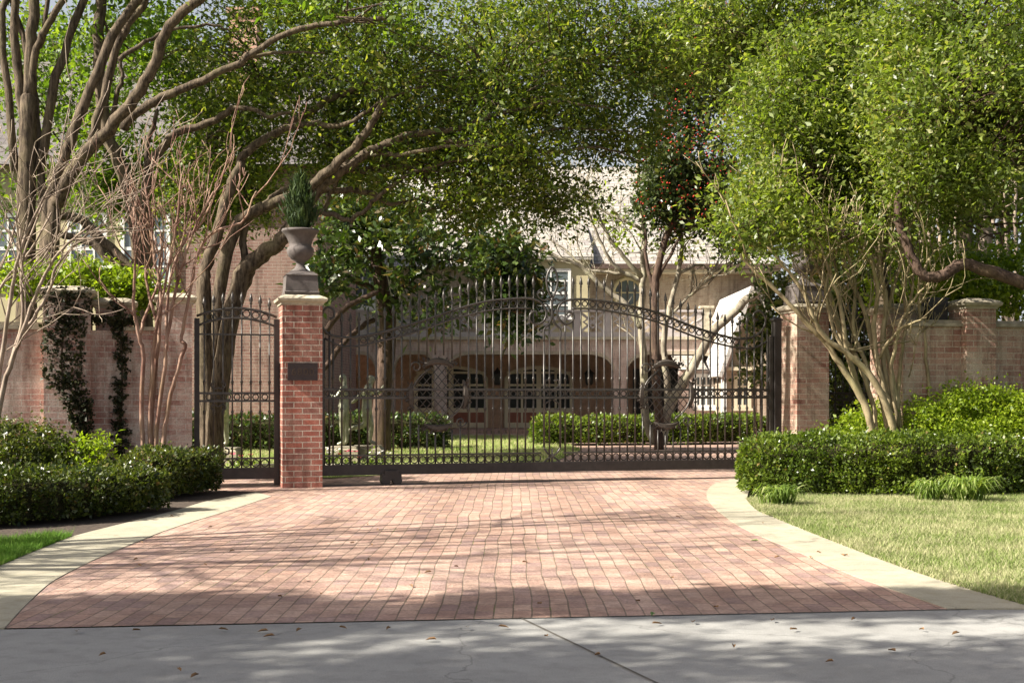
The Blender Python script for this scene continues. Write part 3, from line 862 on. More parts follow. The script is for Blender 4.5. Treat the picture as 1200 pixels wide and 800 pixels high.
# ivy on the left wall
def on_wall(px, py, off=.0):
    x = wpx(px); o = along(-1.315)+dX*x+nB*(.10-off); z = CAMZ-(py-HOR)/F*o.y
    return Vector((o.x,o.y,z))
def ivy(name, label, path, width, n, seed, whiskers=0, lift=0.):
    def on_wall(px, py, off=0.): return globals()['on_wall'](px, py, off+lift)
    root = empty('ivy_vine', on_wall(path[-1][0], path[-1][1]), 0, label, 'ivy', 'ivy on the left wall'); off = root.location
    rr = random.Random(seed); P = []
    st = MB()
    pp = sm([on_wall(px,py,.02) for px,py in path], 5)
    st.tube([p-off for p in pp], [.012]*len(pp), 5)
    for _ in range(n):
        t = rr.random()*(len(path)-1); i = int(t); f = t-i
        px = path[i][0]*(1-f)+path[i+1][0]*f; py = path[i][1]*(1-f)+path[i+1][1]*f
        w = width[i]*(1-f)+width[i+1]*f
        qx, qy = px+rr.uniform(-1,1)*w, py+rr.gauss(0,3)
        if mnoise.noise(Vector((qx*.14,qy*.14,seed))) < -.22: continue
        P.append(on_wall(qx,qy,rr.uniform(.005,.07))-off)
    for _ in range(whiskers):
        i = rr.randint(0,len(path)-2); f = rr.random()
        px = path[i][0]*(1-f)+path[i+1][0]*f; py = path[i][1]*(1-f)+path[i+1][1]*f
        s = rr.choice((-1,1)); ln = rr.uniform(5,14)
        pts = [on_wall(px,py,.015),on_wall(px+s*ln*.6,py+rr.uniform(-2,2),.015),on_wall(px+s*ln,py-rr.uniform(0,6),.015)]
        st.tube([p-off for p in pts], [.006,.005,.003], 4)
        for q in range(14): 
            f2 = rr.random(); P.append(pts[0].lerp(pts[2],f2)-off+Vector((rr.gauss(0,.012),-.01,rr.gauss(0,.012))))
    leaves(np.array([tuple(p) for p in P]), .036, .030, seed, (-nB.x,-nB.y,0), .5, .1, name='leaves', mat=M['ivy'], parent=root)
    st.build('stem', M['barkdark'], root)
ivy('ivy', 'wide dark ivy mass climbing the left brick pier', [(80,338),(78,365),(74,400),(74,440),(92,470),(98,500),(100,540)], [30,28,25,24,17,11,7], 4200, 2, 14, .15)
ivy('ivy', 'narrow upright ivy vine climbing bare brick between the piers', [(136,352),(140,375),(142,410),(143,460),(141,500),(142,548)], [8,8,6,5,5,5], 900, 4, 60)
ivy('ivy', 'ivy runner creeping along the left wall coping', [(160,375),(140,379),(118,375),(100,374)], [8,7,6,5], 700, 9, 8)

# ================================================================== HEDGES AND SHRUBS
def hedge(label, path, half, h, n, mat, seed, L=.030, W=.017, name='trimmed_hedge', grp=None, z0=.05, rough=.085, up=.5):
    """path: list of (x,y); a trimmed block following it"""
    root = empty(name, (path[0][0],path[0][1],0), 0, label, 'hedge', grp); off = np.array(root.location)
    rg = np.random.default_rng(seed)
    P = np.array([(v.x,v.y) for v in sm([(x,y,0) for x,y in path],6)]) if len(path) > 2 else np.array(path); seg = np.diff(P,axis=0); sl = np.linalg.norm(seg,axis=1); cum = np.concatenate([[0],np.cumsum(sl)]); T = cum[-1]
    def frame(t):
        i = np.clip(np.searchsorted(cum,t,side='right')-1,0,len(sl)-1); f = (t-cum[i])/sl[i]
        c = P[i]+seg[i]*f[:,None]; d = seg[i]/sl[i][:,None]
        return c, d
    per_ = 2*h+2*half; 
    t = rg.uniform(-half*.9,T+half*.9,n); s = rg.uniform(0,per_,n)
    a = np.where(s < h, -half, np.where(s < h+2*half, -half+(s-h), half)); z = np.where(s < h, s, np.where(s < h+2*half, h, per_-s))
    # end faces
    k = rg.random(n) < (2*half*h*2)/(T*per_+4*half*h)
    e = rg.random(n) < .5
    t = np.where(k, np.where(e,-half,T+half), t); a = np.where(k, rg.uniform(-half,half,n), a); z = np.where(k, rg.uniform(0,h,n), z)
    # rounded ends and edges (inset by depth into the leafy shell)
    dep = np.abs(rg.normal(0,.05,n))
    zz = z/h; aa = a/half
    ex = np.where(t < 0, t/half, np.where(t > T, (t-T)/half, 0))
    rad = (np.abs(ex)**4+np.abs(aa)**4)**.25; rad = np.maximum(rad,1e-3)
    sc = np.where(rad > 1, 1/rad, 1.)
    aa = aa*sc; ex = ex*sc
    edge = np.maximum(np.abs(aa),np.abs(ex))
    top = zz*(1-.22*np.clip(edge-.45,0,1)**2*4)
    c, d = frame(np.clip(t,0,T)); nrm = np.stack([-d[:,1],d[:,0]],1)
    inset = 1-dep/half*1.2
    xy = c+nrm*(aa*half*inset)[:,None]+d*(ex*half*inset)[:,None]
    zf = z0+(h-z0)*np.clip(top,0,1)-np.where(zz > .9, dep, 0)
    Q = np.stack([xy[:,0],xy[:,1],zf],1)
    nz = np.array([mnoise.noise(Vector(q)*2.1+Vector((seed,0,0))) for q in Q]); nz2 = np.array([mnoise.noise(Vector(q)*7+Vector((seed,9,0))) for q in Q])
    out = np.stack([nrm[:,0]*aa+d[:,0]*ex,nrm[:,1]*aa+d[:,1]*ex,np.where(zz>.85,.9,.0)],1)
    Q = Q+out*(nz*rough*1.4+nz2*rough*.7)[:,None]
    shoot = (rg.random(n) < .05) & (zz > .9); Q[:,2] += np.where(shoot, rg.uniform(.01,.075,n), 0)
    leaves(Q-off, L, W, seed+1, (0,0,1), .25, up, var=.5, name='foliage', mat=mat, parent=root, radial=out*.7)
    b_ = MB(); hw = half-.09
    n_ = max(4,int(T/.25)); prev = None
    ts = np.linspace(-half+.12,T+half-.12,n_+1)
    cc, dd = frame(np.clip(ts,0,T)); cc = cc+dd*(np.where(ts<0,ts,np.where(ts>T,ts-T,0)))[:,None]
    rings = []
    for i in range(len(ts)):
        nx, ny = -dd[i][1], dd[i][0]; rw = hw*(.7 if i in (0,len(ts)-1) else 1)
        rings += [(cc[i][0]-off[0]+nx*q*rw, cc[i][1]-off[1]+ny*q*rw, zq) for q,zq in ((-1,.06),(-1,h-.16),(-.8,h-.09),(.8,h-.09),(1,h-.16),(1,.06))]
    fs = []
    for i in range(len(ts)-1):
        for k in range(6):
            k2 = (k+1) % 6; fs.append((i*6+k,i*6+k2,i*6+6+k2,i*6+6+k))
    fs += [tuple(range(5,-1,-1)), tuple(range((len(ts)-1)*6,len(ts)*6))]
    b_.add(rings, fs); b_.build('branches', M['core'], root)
    return root
hg = 'trimmed hedges'
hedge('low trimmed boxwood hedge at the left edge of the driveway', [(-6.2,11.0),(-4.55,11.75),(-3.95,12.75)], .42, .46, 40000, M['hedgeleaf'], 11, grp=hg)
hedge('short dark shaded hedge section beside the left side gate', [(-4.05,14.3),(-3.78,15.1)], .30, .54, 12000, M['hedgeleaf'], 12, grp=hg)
hedge('dense trimmed green hedge in front of the right gate pillar', [(3.28,15.35),(4.2,15.4),(5.2,15.5),(6.2,15.75),(7.6,16.1)] if False else [(3.25,15.35),(4.2,15.15),(5.2,15.1),(6.4,15.45)], .50, .69, 66000, M['hedgelight'], 13, grp=hg)
hedge('clipped hedge in front of the arcade, seen through the right half of the gate', [g(652,521),g(760,520.5),g(880,519)], .55, .64, 24000, M['hedgelight'], 14, .05, .028, grp=hg)
hedge('dark hedge along the brick wing behind the statues', [(-8.8,26.3),(-5,26.6),(-1.9,27.3)], .5, .72, 14000, M['magnolia'], 15, .06, .032, grp=hg)  # darker magnolia leaves: the hedge's shading is put into its colour

def shrub(name, label, base, blobs, mat, seed, n_stem=5, grp=None, **kw):
    root = empty(name, base, 0, label, 'shrub', grp)
    st = MB(); rr = random.Random(seed)
    o = foliage(None, blobs, mat, seed, name='foliage', **kw)
    o.parent = root; o.location = -Vector(base)
    for px,py,Y,rx,rz,ry,n in blobs[:n_stem]:
        c = at(px,py,Y)-Vector(base)
        st.tube(sm([(c.x*.3,c.y*.3,.0),(c.x*.6,c.y*.6,c.z*.5),(c.x,c.y,c.z)],3), [.02,.018,.015,.013,.011,.009,.006], 5)
    st.build('stem', M['barkdark'], root)
    return root
b0 = Vector((*g(60,572),0))
shrub('loose_shrub', 'loose leafy shrub behind the left hedge against the ivy covered wall', (b0.x,15.2,0), [(25,530,14.6,52,40,.5,240),(-25,540,14.6,40,40,.5,110),(62,545,14.6,40,28,.4,120)], M['hedgeleaf'], 21, per=30, cr=.13, L=.04, W=.022, gap=-.3, zmin=.03)
shrub('loose_shrub', 'airy yellow green shrub with upright shoots beside the narrow ivy', (at(105,560,14.7).x,14.7,0), [(105,532,14.6,30,26,.3,60),(118,550,14.6,18,20,.3,30)], M['shrublight'], 22, per=16, cr=.12, L=.045, W=.025, gap=-.3, zmin=.03)
shrub('loose_shrub', 'bright green loose shrub behind the trimmed hedge on the right', (at(1090,500,16).x,15.9,0), [(1065,500,16.3,70,38,.3,330),(1140,488,15.75,80,36,.35,420),(1215,495,15.75,60,42,.35,200),(1010,505,16.5,36,24,.3,90),(1170,520,15.5,70,30,.3,160)], M['shrublight'], 23, per=34, cr=.13, L=.036, W=.021, gap=-.35, zmin=.03)
shrub('shrub_mass', 'bright green shrubs showing above the left garden wall', (at(110,330,16.8).x,16.9,0), [(95,325,16.8,45,18,.5,90),(150,345,16.8,45,30,.5,130),(20,330,16.8,45,25,.5,90),(190,375,16.8,15,20,.3,20)], M['shrublight'], 24, per=34, cr=.16, L=.06, W=.034, gap=-.3)
shrub('shrub_mass', 'leafy green shrub rising behind the right garden wall', (at(1150,350,17.6).x,17.6,0), [(1130,340,17.6,60,45,.6,170),(1200,330,17.8,50,50,.6,150),(1085,325,17.8,40,40,.5,80),(1060,340,19,50,60,.5,90)], M['shrublight'], 25, per=34, cr=.18, L=.06, W=.034, gap=-.25)
shrub('climbing_shrub', 'dark climbing foliage at the right end of the iron gate', (at(893,500,19).x,19,0), [(890,400,19,18,45,.2,70),(882,450,19,14,40,.2,50),(915,345,19,25,25,.3,40)], M['hedgeleaf'], 26, per=26, cr=.15, L=.06, W=.04, gap=-.3)

shrub('shrub_mass', 'tall dark foliage behind the narrow gate on the right', (at(1020,500,21.5).x,21.5,0), [(1010,470,21.5,60,70,.6,200),(1000,380,21.5,60,70,.6,200),(1060,330,21.5,55,60,.6,150),(970,330,21.8,40,50,.5,90)], M['hedgeleaf'], 27, per=34, cr=.24, L=.08, W=.045, gap=-.5, zmin=.03)

# strap-leaf tufts at the hedge foot
def tuft(px, py, n, ln, label, seed):
    x, y = g(px, py); rr = random.Random(seed); b_ = MB()
    for _ in range(n):
        a = rr.uniform(0,2*PI); l_ = ln*rr.uniform(.6,1.2); w = .008; lean = rr.uniform(.4,1.1)
        dx, dy = math.cos(a), math.sin(a); q = Vector((-dy*w,dx*w,0)); o = Vector((rr.gauss(0,.07),rr.gauss(0,.04),.01))
        c = [o, o+Vector((dx*l_*.3*lean,dy*l_*.3*lean,l_*.55)), o+Vector((dx*l_*.7*lean,dy*l_*.7*lean,l_*.62)), o+Vector((dx*l_*1.0*lean,dy*l_*1.0*lean,l_*.38))]
        b_.add([c[0]-q,c[0]+q,c[1]-q,c[1]+q,c[2]-q*.8,c[2]+q*.8,c[3]], [(0,1,3,2),(2,3,5,4),(4,5,6)])
    o = b_.build('grass_tuft', M['strap'], uvs=False); o.location = (x,y,0); tag(o, label, 'ornamental grass', 'strap leaf tufts at the hedge foot')
tuft(913,593,190,.30,'pale strap leaf tuft at the driveway corner of the right hedge',1)
tuft(1092,588,130,.34,'strap leaf tuft at the middle foot of the right hedge, smaller of the pair',2)
tuft(1134,589,220,.40,'large strap leaf clump at the right foot of the trimmed hedge',3)

# ================================================================== TREES
def tree(name, label, base, wood_fn, mat, crown_fn=None, grp=None, cat='tree'):
    """wood_fn(mb) and crown_fn(parent, twigs) build in world coordinates"""
    base = Vector(base); root = empty(name, base, 0, label, cat, grp)
    mb = MB(); wood_fn(mb)
    if crown_fn is not None:
        for o in crown_fn(mb):
            o.parent = root; o.location = -base
    o = mb.build('trunk', mat, root, uvs=False); o.location = -base
    return root
def gb(px, Y): return ((px-600)/F*Y, Y, 0)

YL = 18.3
# --- left group
def w1(mb):
    limb(mb, PL([(30,600,YL),(31,430),(32,300),(31,200),(34,115)],YL), .16,.12,10,seed=1)
    limb(mb, PL([(30,150),(20,75),(18,0),(20,-120)],YL), .075,.05,8,seed=2)
    limb(mb, PL([(34,118),(36,50),(41,0),(46,-140)],YL), .10,.06,8,seed=3)
    limb(mb, PL([(37,110),(44,57),(55,28),(76,-2),(110,-90)],YL,-.5), .06,.04,8,seed=4)
    P = limb(mb, PL([(46,55),(54,20),(57,-30)],YL), .04,.03,6,seed=5)
    limb(mb, PL([(18,200),(2,30),(12,-10),(20,-80)],YL,.4), .06,.04,8,seed=6)
    limb(mb, PL([(46,200),(66,90),(98,0),(130,-80)],YL,.3), .075,.05,8,seed=61)
def c1(mb):
    return [foliage(None, [(60,-110,YL,120,70,1.5,170),(150,-40,19.5,90,50,1.2,70)], M['leftleaf'], 31, per=30, cr=.3, L=.08, W=.04, twig_mb=mb)]
tree('oak_tree', 'grey trunked tree forking high at the far left edge', gb(30,YL), w1, M['bark'], c1, 'trees behind the left wall')
def w2(mb):
    limb(mb, PL([(62,600),(60,430),(60,300),(64,236)],17.6), .14,.10,10,seed=7)
    limb(mb, PL([(50,330),(57,235),(78,179),(98,125),(132,44),(164,-4),(200,-60)],17.6), .085,.06,8,seed=8)
    limb(mb, PL([(66,240),(80,210),(101,179),(135,142),(165,105),(182,71),(199,30),(234,-2),(280,-40)],17.6,-.8), .095,.06,9,seed=9)
    limb(mb, PL([(108,170),(117,130),(135,61),(150,30),(172,-4),(200,-60)],17.8), .07,.045,8,seed=10)
    P = limb(mb, PL([(145,152),(160,132),(189,115),(220,102),(253,86),(290,68),(324,44),(360,32),(402,26),(450,22)],17.6,-.3), .07,.03,8,seed=11)
    limb(mb, PL([(290,68),(330,60),(380,62)],17.5), .03,.012,6,seed=12)
    limb(mb, PL([(140,70),(170,50),(205,35),(250,30),(270,38)],17.5,.3), .035,.012,6,seed=13)
    limb(mb, PL([(62,330),(52,240),(44,140),(30,60),(10,-20)],18.2,.4), .07,.04,8,seed=14)
def c2(mb):
    bl = [(250,-60,17.5,150,55,1.6,120),(400,20,17.0,90,50,1.2,120),(150,60,19.5,100,60,.8,60)]
    return [foliage(None, bl, M['leftleaf'], 32, per=34, cr=.3, L=.085, W=.042, twig_mb=mb)]
tree('oak_tree', 'tree with several limbs sweeping right above the left brick pier', gb(62,17.6), w2, M['bark'], c2, 'trees behind the left wall')
def w3(mb):
    limb(mb, PL([(172,600),(170,430),(166,330),(160,260),(146,205),(125,150),(116,60),(120,-40)],19), .14,.08,9,seed=15)
    limb(mb, PL([(160,275),(173,220),(173,197),(190,175),(209,155),(253,142),(270,128),(290,126),(316,136),(340,132)],19,-.6), .085,.025,8,seed=16)
    limb(mb, PL([(176,330),(172,240),(174,170),(184,130)],19), .06,.03,7,seed=17)
    limb(mb, PL([(162,325),(130,292),(95,258),(72,252),(50,262)],18.6), .085,.05,8,seed=18)
    limb(mb, PL([(150,345),(128,308),(108,285),(74,276)],18.4), .07,.05,8,seed=19)
    limb(mb, PL([(125,150),(140,105),(143,85),(136,60),(120,20)],19), .04,.02,6,seed=20)
def c3(mb):
    bl = [(150,80,21,110,80,1.2,190),(60,150,21,90,110,1,190),(240,80,21,80,75,1,170),(30,60,22,70,60,1,70),(150,190,21.5,100,60,.9,150),(90,225,21.5,90,45,.8,130),(270,190,21.5,60,70,.9,140),(10,230,21.5,50,60,.8,60)]
    return [foliage(None, bl, M['leftleaf'], 33, per=34, cr=.42, L=.085, W=.045, gap=-.12, twig_mb=mb)]
tree('oak_tree', 'dark trunked tree behind the wall with a low limb drooping toward the white windows', gb(170,19), w3, M['bark'], c3, 'trees behind the left wall')
Y4 = 18.6
def w4(mb):
    limb(mb, PL([(250,595),(248,540),(243,450),(240,380),(238,330)],Y4), .17,.11,10,seed=21)
    limb(mb, PL([(250,560),(254,470),(266,395),(281,330),(292,312)],Y4-.1), .14,.12,10,seed=22)
    limb(mb, PL([(238,340),(240,316),(254,276),(265,235),(281,195),(290,177),(332,150),(368,127),(400,111),(440,90)],Y4,.4), .095,.04,8,seed=23)
    limb(mb, PL([(252,420),(258,330),(278,267),(299,247),(317,240),(364,217),(391,195),(413,175),(431,150),(450,120)],Y4,-.6), .10,.05,8,seed=24)
    limb(mb, PL([(281,335),(292,312),(310,296),(328,283),(346,258),(366,229),(382,213),(411,193),(445,172),(485,158),(540,150)],Y4,-.4), .135,.04,9,seed=25)
    limb(mb, PL([(290,318),(285,285),(292,256),(310,238),(328,226),(352,214)],Y4), .06,.035,8,seed=26)
    limb(mb, PL([(356,250),(366,254),(377,249),(395,253),(411,258),(429,244),(445,229),(480,204),(530,190),(580,186)],Y4,-.3), .05,.018,7,seed=27)
    limb(mb, PL([(381,247),(386,229),(400,204)],Y4), .035,.025,6,seed=28)
    limb(mb, PL([(374,224),(405,223),(434,226),(456,240),(480,236)],Y4,.3), .055,.025,7,seed=29)
    limb(mb, PL([(395,200),(425,200),(460,195),(510,200),(560,205)],Y4,.4), .05,.02,7,seed=30)
    limb(mb, PL([(400,195),(440,180),(470,182),(520,172),(600,170)],Y4,-.8), .05,.018,7,seed=31)
    limb(mb, PL([(332,150),(370,145),(405,146),(445,120),(500,100)],Y4,-.6), .05,.02,7,seed=32)
    limb(mb, PL([(540,150),(600,130),(660,120),(720,128)],Y4-.4,-.3), .04,.010,6,seed=33)
    limb(mb, PL([(520,165),(590,170),(650,180),(700,172),(750,190)],Y4-.4,.2), .04,.008,6,seed=34)
    limb(mb, PL([(600,170),(660,150),(740,155)],Y4-.4,.2), .025,.007,5,seed=35)
def c4(mb):
    bl = [(320,85,19.6,120,85,1.6,260),(450,95,19.3,125,105,2.0,420),(585,95,18.6,125,105,2.4,420),(690,70,18.8,90,85,1.8,270),(745,60,19,45,65,1.0,90),(715,165,19.2,65,40,.9,70),
          (500,195,19.4,115,55,1.5,230),(590,190,18.8,85,62,1.5,190),(430,175,19.9,95,62,1.0,170),(560,-25,18.6,230,45,1.8,210),(340,-30,18.6,140,50,1.8,120),
          (640,235,19.2,60,24,.9,60),(250,160,20,85,90,1,210),(225,250,20,45,45,.6,70),(290,225,20,50,45,.6,90),(520,238,19,75,26,.8,80)]
    return [foliage(None, bl, M['oakleaf'], 34, per=56, cr=.40, L=.068, W=.030, gap=-.12, gs=1.1, twig_mb=mb, twig_p=.45)]
tree('live_oak', 'big live oak behind the side gate whose leafy canopy arches over the iron gate', gb(248,Y4), w4, M['bark'], c4)

# magnolia
YM = 25.5
def w5(mb):
    limb(mb, PL([(449,600),(447,535),(448,470),(454,400),(452,360),(444,320),(441,280),(440,240),(445,190)],YM), .21,.10,10,seed=41)
    limb(mb, PL([(449,345),(435,336),(420,330),(400,318),(385,300)],YM,-.5), .07,.03,7,seed=42)
    limb(mb, PL([(452,360),(480,330),(510,310),(550,300)],YM), .06,.02,7,seed=43)
    limb(mb, PL([(380,390),(400,365),(440,343)],YM-1.5), .06,.05,7,seed=44)
    limb(mb, PL([(441,280),(470,260),(510,255)],YM), .06,.02,7,seed=45)
    limb(mb, PL([(374,440),(400,405),(420,385),(438,375)],YM-1.5,1.2), .055,.05,7,seed=46)
def c5(mb):
    bl = [(405,285,YM,42,48,1.1,120),(385,325,YM-.5,26,34,.8,60),(500,275,YM-.5,75,40,1.3,170),(575,300,YM-.5,52,40,1.1,140),(490,330,YM,55,24,1,46),(600,332,YM-.5,36,36,.9,90),(608,372,YM-.5,18,30,.5,34),(550,350,YM-.5,36,14,.7,22),(455,250,YM,70,30,1,90),(515,372,YM-.5,34,10,.5,16),(425,350,YM,20,18,.5,14),(470,365,YM,24,12,.5,8)]
    return [foliage(None, bl, M['magnolia'], 35, per=21, cr=.32, L=.15, W=.066, gap=-.1, gs=1.0, up=.5)]
tree('magnolia_tree', 'dark glossy leaved magnolia standing on the courtyard lawn', gb(449,YM), w5, M['barkdark'], c5)

# bare multi-stem court tree and its leaning stem
YC = 27.5
def w6(mb):
    S = [ [(768,520),(757,490),(754,430),(752,360),(754,310),(753,260),(748,205),(752,150)], [(778,520),(783,480),(780,430),(778,395),(785,360),(795,320),(799,290),(797,260),(806,215)] ]
    r0 = [.10,.08]; Ps = []
    for i, s in enumerate(S): Ps.append(limb(mb, PL(s,YC), r0[i], .035, 8, seed=50+i))
    limb(mb, PL([(770,500),(782,480),(800,450),(812,430),(835,390),(860,365),(880,347),(905,336),(940,322)],YC-.3), .115,.075,9,seed=54)
    X = [limb(mb, PL([(752,385),(735,358),(700,331),(675,309),(645,299),(618,291)],YC), .075,.02,7,seed=55),
         limb(mb, PL([(752,325),(736,306),(716,281),(702,254),(690,230)],YC,-.4), .06,.02,7,seed=56),
         limb(mb, PL([(780,375),(800,355),(815,341),(845,319),(872,298)],YC), .04,.015,6,seed=57),
         limb(mb, PL([(754,330),(740,322),(720,320),(694,317),(680,308),(660,290),(640,280)],YC,.4), .05,.012,6,seed=58),
         limb(mb, PL([(770,300),(800,270),(830,262),(850,262)],YC), .04,.012,6,seed=59),
         limb(mb, PL([(752,330),(728,318),(710,296),(696,265),(684,240),(660,225)],YC,-.4), .05,.012,6,seed=60),
         limb(mb, PL([(753,270),(725,255),(690,240),(650,232)],YC,.3), .04,.012,6,seed=62),
         limb(mb, PL([(797,320),(820,310),(838,318),(862,300)],YC,.3), .035,.012,6,seed=63)]
    rr = random.Random(9)
    for P in X+Ps: side_twigs(mb, P, .016, rr, 8, .75, 2, .35, .5, .3)
def c6(mb):
    return [foliage(None, [(745,265,YC,45,35,1,22),(790,285,YC,30,25,.8,16),(700,250,YC,40,30,.8,10)], M['shrublight'], 36, per=12, cr=.2, L=.09, W=.06, gap=-.5)]
tree('courtyard_tree', 'pale barked multi stem tree with bare branches inside the gate', gb(770,YC), w6, M['courtbark'], c6)

# holly with berries
YH = 27.0
def w7(mb):
    limb(mb, PL([(772,530),(771,480),(768,420),(767,345),(771,310),(782,275),(796,240),(806,190),(808,100),(802,20)],YH), .105,.04,8,seed=65)
    limb(mb, PL([(768,350),(762,325),(757,300),(756,270),(750,240)],YH), .05,.02,7,seed=69)
    limb(mb, PL([(769,330),(785,300),(800,275),(830,255)],YH), .045,.015,7,seed=70)
    for i,(a,b) in enumerate([((796,240),(770,200)),((806,200),(850,190)),((806,150),(765,110)),((806,170),(840,120)),((800,230),(850,270))]):
        limb(mb, [at(*a,YH),at((a[0]+b[0])/2,(a[1]+b[1])/2-4,YH-.2),at(*b,YH-.4)], .04,.012,6,seed=66+i)
hol = [(800,190,YH,52,60,1.0,230),(820,100,YH,65,55,1.1,230),(775,130,YH,35,60,.8,120),(840,235,YH,40,50,.8,110),(800,245,YH,35,35,.7,80),(862,280,YH-.3,20,28,.5,30),(830,30,YH,65,50,1,150),(770,60,YH,40,50,.8,90),(768,240,YH,22,30,.5,40)]
def c7(mb):
    a = foliage(None, hol, M['holly'], 37, per=40, cr=.28, L=.10, W=.052, gap=-.2, twig_mb=mb, twig_p=.2)
    rr = random.Random(4); bm_ = MB()
    ctr, _ = clumps(hol, 37, -.2)
    for p in ctr:
        if rr.random() < .6 and p[1] < YH+.4:
            for k in range(rr.randint(2,5)):
                q = Vector(p)+Vector((rr.gauss(0,.10),-abs(rr.gauss(.26,.08)),rr.gauss(0,.08))); r_ = rr.uniform(.015,.026)
                bm_.add([q+Vector(v)*r_ for v in ((1,0,0),(-1,0,0),(0,1,0),(0,-1,0),(0,0,1),(0,0,-1))], [(0,2,4),(2,1,4),(1,3,4),(3,0,4),(2,0,5),(1,2,5),(3,1,5),(0,3,5)], 0, True)
    o = bm_.build('berries', M['berry'], uvs=False); o['kind'] = 'stuff'
    return [a, o]
tree('holly_tree', 'dark holly tree dotted with red berries behind the right half of the gate', gb(772,YH), w7, M['barkdark'], c7)

# right canopy trees
YR = 17.2
def w8(mb):
    limb(mb, PL([(1040,560),(1041,480),(1040,400),(1034,340),(1028,290),(1018,230),(1002,160)],18.4), .15,.06,9,seed=81)
    limb(mb, PL([(1030,310),(1050,250),(1085,190),(1120,120),(1160,40)],18.2,-.8), .07,.03,7,seed=82)
    limb(mb, PL([(1015,220),(985,195),(955,175),(925,150),(890,135)],18.3,-.8), .05,.018,7,seed=83)
    limb(mb, PL([(1018,235),(1000,215),(980,190),(965,165)],17.8), .04,.018,6,seed=84)
    limb(mb, PL([(968,190),(990,215),(1003,222),(1030,240)],16.6), .03,.03,6,seed=85)
def c8(mb):
    bl = [(915,120,16.6,70,80,1.3,300),(950,200,16.0,75,60,1.3,360),(980,90,17.4,100,90,1.5,430),(1040,200,16.8,90,70,1.3,360),(900,40,17.6,110,60,1.4,280),(908,222,15.8,42,40,1.0,110),(1000,-40,17.4,190,60,1.8,260),(840,40,18,75,70,1.0,170),(1060,140,17.6,90,90,1.0,170),(1010,265,16.8,80,25,.8,120),(890,262,15.4,45,26,.5,60),(985,262,15.4,65,26,.6,90)]
    return [foliage(None, bl, M['rightleaf'], 38, per=52, cr=.36, L=.064, W=.027, gap=-.08, gs=.9, twig_mb=mb, twig_p=.35)]
tree('leafy_tree', 'light green tree whose canopy hangs over the right gate pillar', gb(1040,18.4), w8, M['bark'], c8, 'leafy trees on the right')
Y9 = 15.2
def w9(mb):
    limb(mb, PL([(1330,560),(1325,450),(1310,370),(1290,260),(1260,120),(1240,0)],Y9), .20,.10,9,seed=91)
    P = limb(mb, PL([(1318,395),(1270,360),(1235,345),(1200,333),(1165,320),(1138,311),(1122,311),(1108,320),(1095,325),(1083,323),(1072,308),(1062,285),(1056,268),(1052,245),(1058,200)],Y9), .085,.045,9,seed=92,jit=.012)
    limb(mb, PL([(1290,260),(1230,210),(1170,170),(1120,130),(1080,110)],Y9,-.5), .08,.02,7,seed=93)
    limb(mb, PL([(1058,200),(1062,170),(1050,140),(1055,100)],Y9), .04,.02,6,seed=94)
    limb(mb, PL([(1058,230),(1100,190),(1140,165),(1165,170),(1160,150)],Y9), .03,.015,6,seed=95)
def c9(mb):
    bl = [(1110,120,14.8,95,75,1.3,430),(1180,170,14.8,80,80,1.3,380),(1080,200,15.2,80,45,1.0,180),(1140,30,15,120,70,1.4,330),(1240,90,15,90,120,1.4,280),(1170,255,15.6,70,35,.8,130),(1060,60,15.4,70,70,1,160),(1150,-80,15,180,70,1.8,200)]
    return [foliage(None, bl, M['rightleaf'], 39, per=50, cr=.31, L=.058, W=.025, gap=-.10, gs=1.0, twig_mb=mb, twig_p=.35)]
tree('leafy_tree', 'bright green tree at the right edge with a crooked low limb above the garden wall', gb(1330,Y9), w9, M['barkdark'], c9, 'leafy trees on the right')
# tree trunks behind the right wall
for i,(px,r_,lab) in enumerate([(1131,.13,'dark straight trunk behind the right wall, nearer the utility box'),(1152,.14,'paler straight trunk behind the right wall above the pier')]):
    def wb(mb, px=px, r_=r_): limb(mb, PL([(px,560),(px-2,400),(px,300),(px+3,220),(px+6,60)],23.5), r_*1.3, r_*.8, 9, seed=100+px)
    def cb(mb, px=px): return [foliage(None, [(px+(-60 if px < 1140 else 45),180,23.5,90,90,1.2,110),(px+20,90,23.5,100,70,1.2,80)], M['bgleaf'], 200+px, per=34, cr=.4, L=.11, W=.06)]
    tree('background_tree', lab, gb(px,23.5), wb, M['bark'] if i == 0 else M['crapegrey'], cb, 'trees behind the right wall')
# crape myrtles behind the right wall (bare pale stems)
for bpx, tops, lab in ((1112,(1088,1100,1120,1075),'bare pale stems behind the right wall left of the pier'),(1194,(1215,1178,1190,1165),'bare pale stems behind the right wall near the frame edge')):
    def w10(mb, bpx=bpx, tops=tops):
        rr = random.Random(bpx)
        for tx in tops:
            P = limb(mb, PL([(bpx,540),(bpx*.75+tx*.25,440),(bpx*.4+tx*.6,340),(tx,260),(tx+rr.uniform(-8,8),200)],20.5), .05,.022,6,seed=tx)
            side_twigs(mb, P, .014, rr, 4, .6, 1, .5)
    tree('crape_myrtle', lab, gb(bpx,20.5), w10, M['crapegrey'], None, 'crape myrtles')

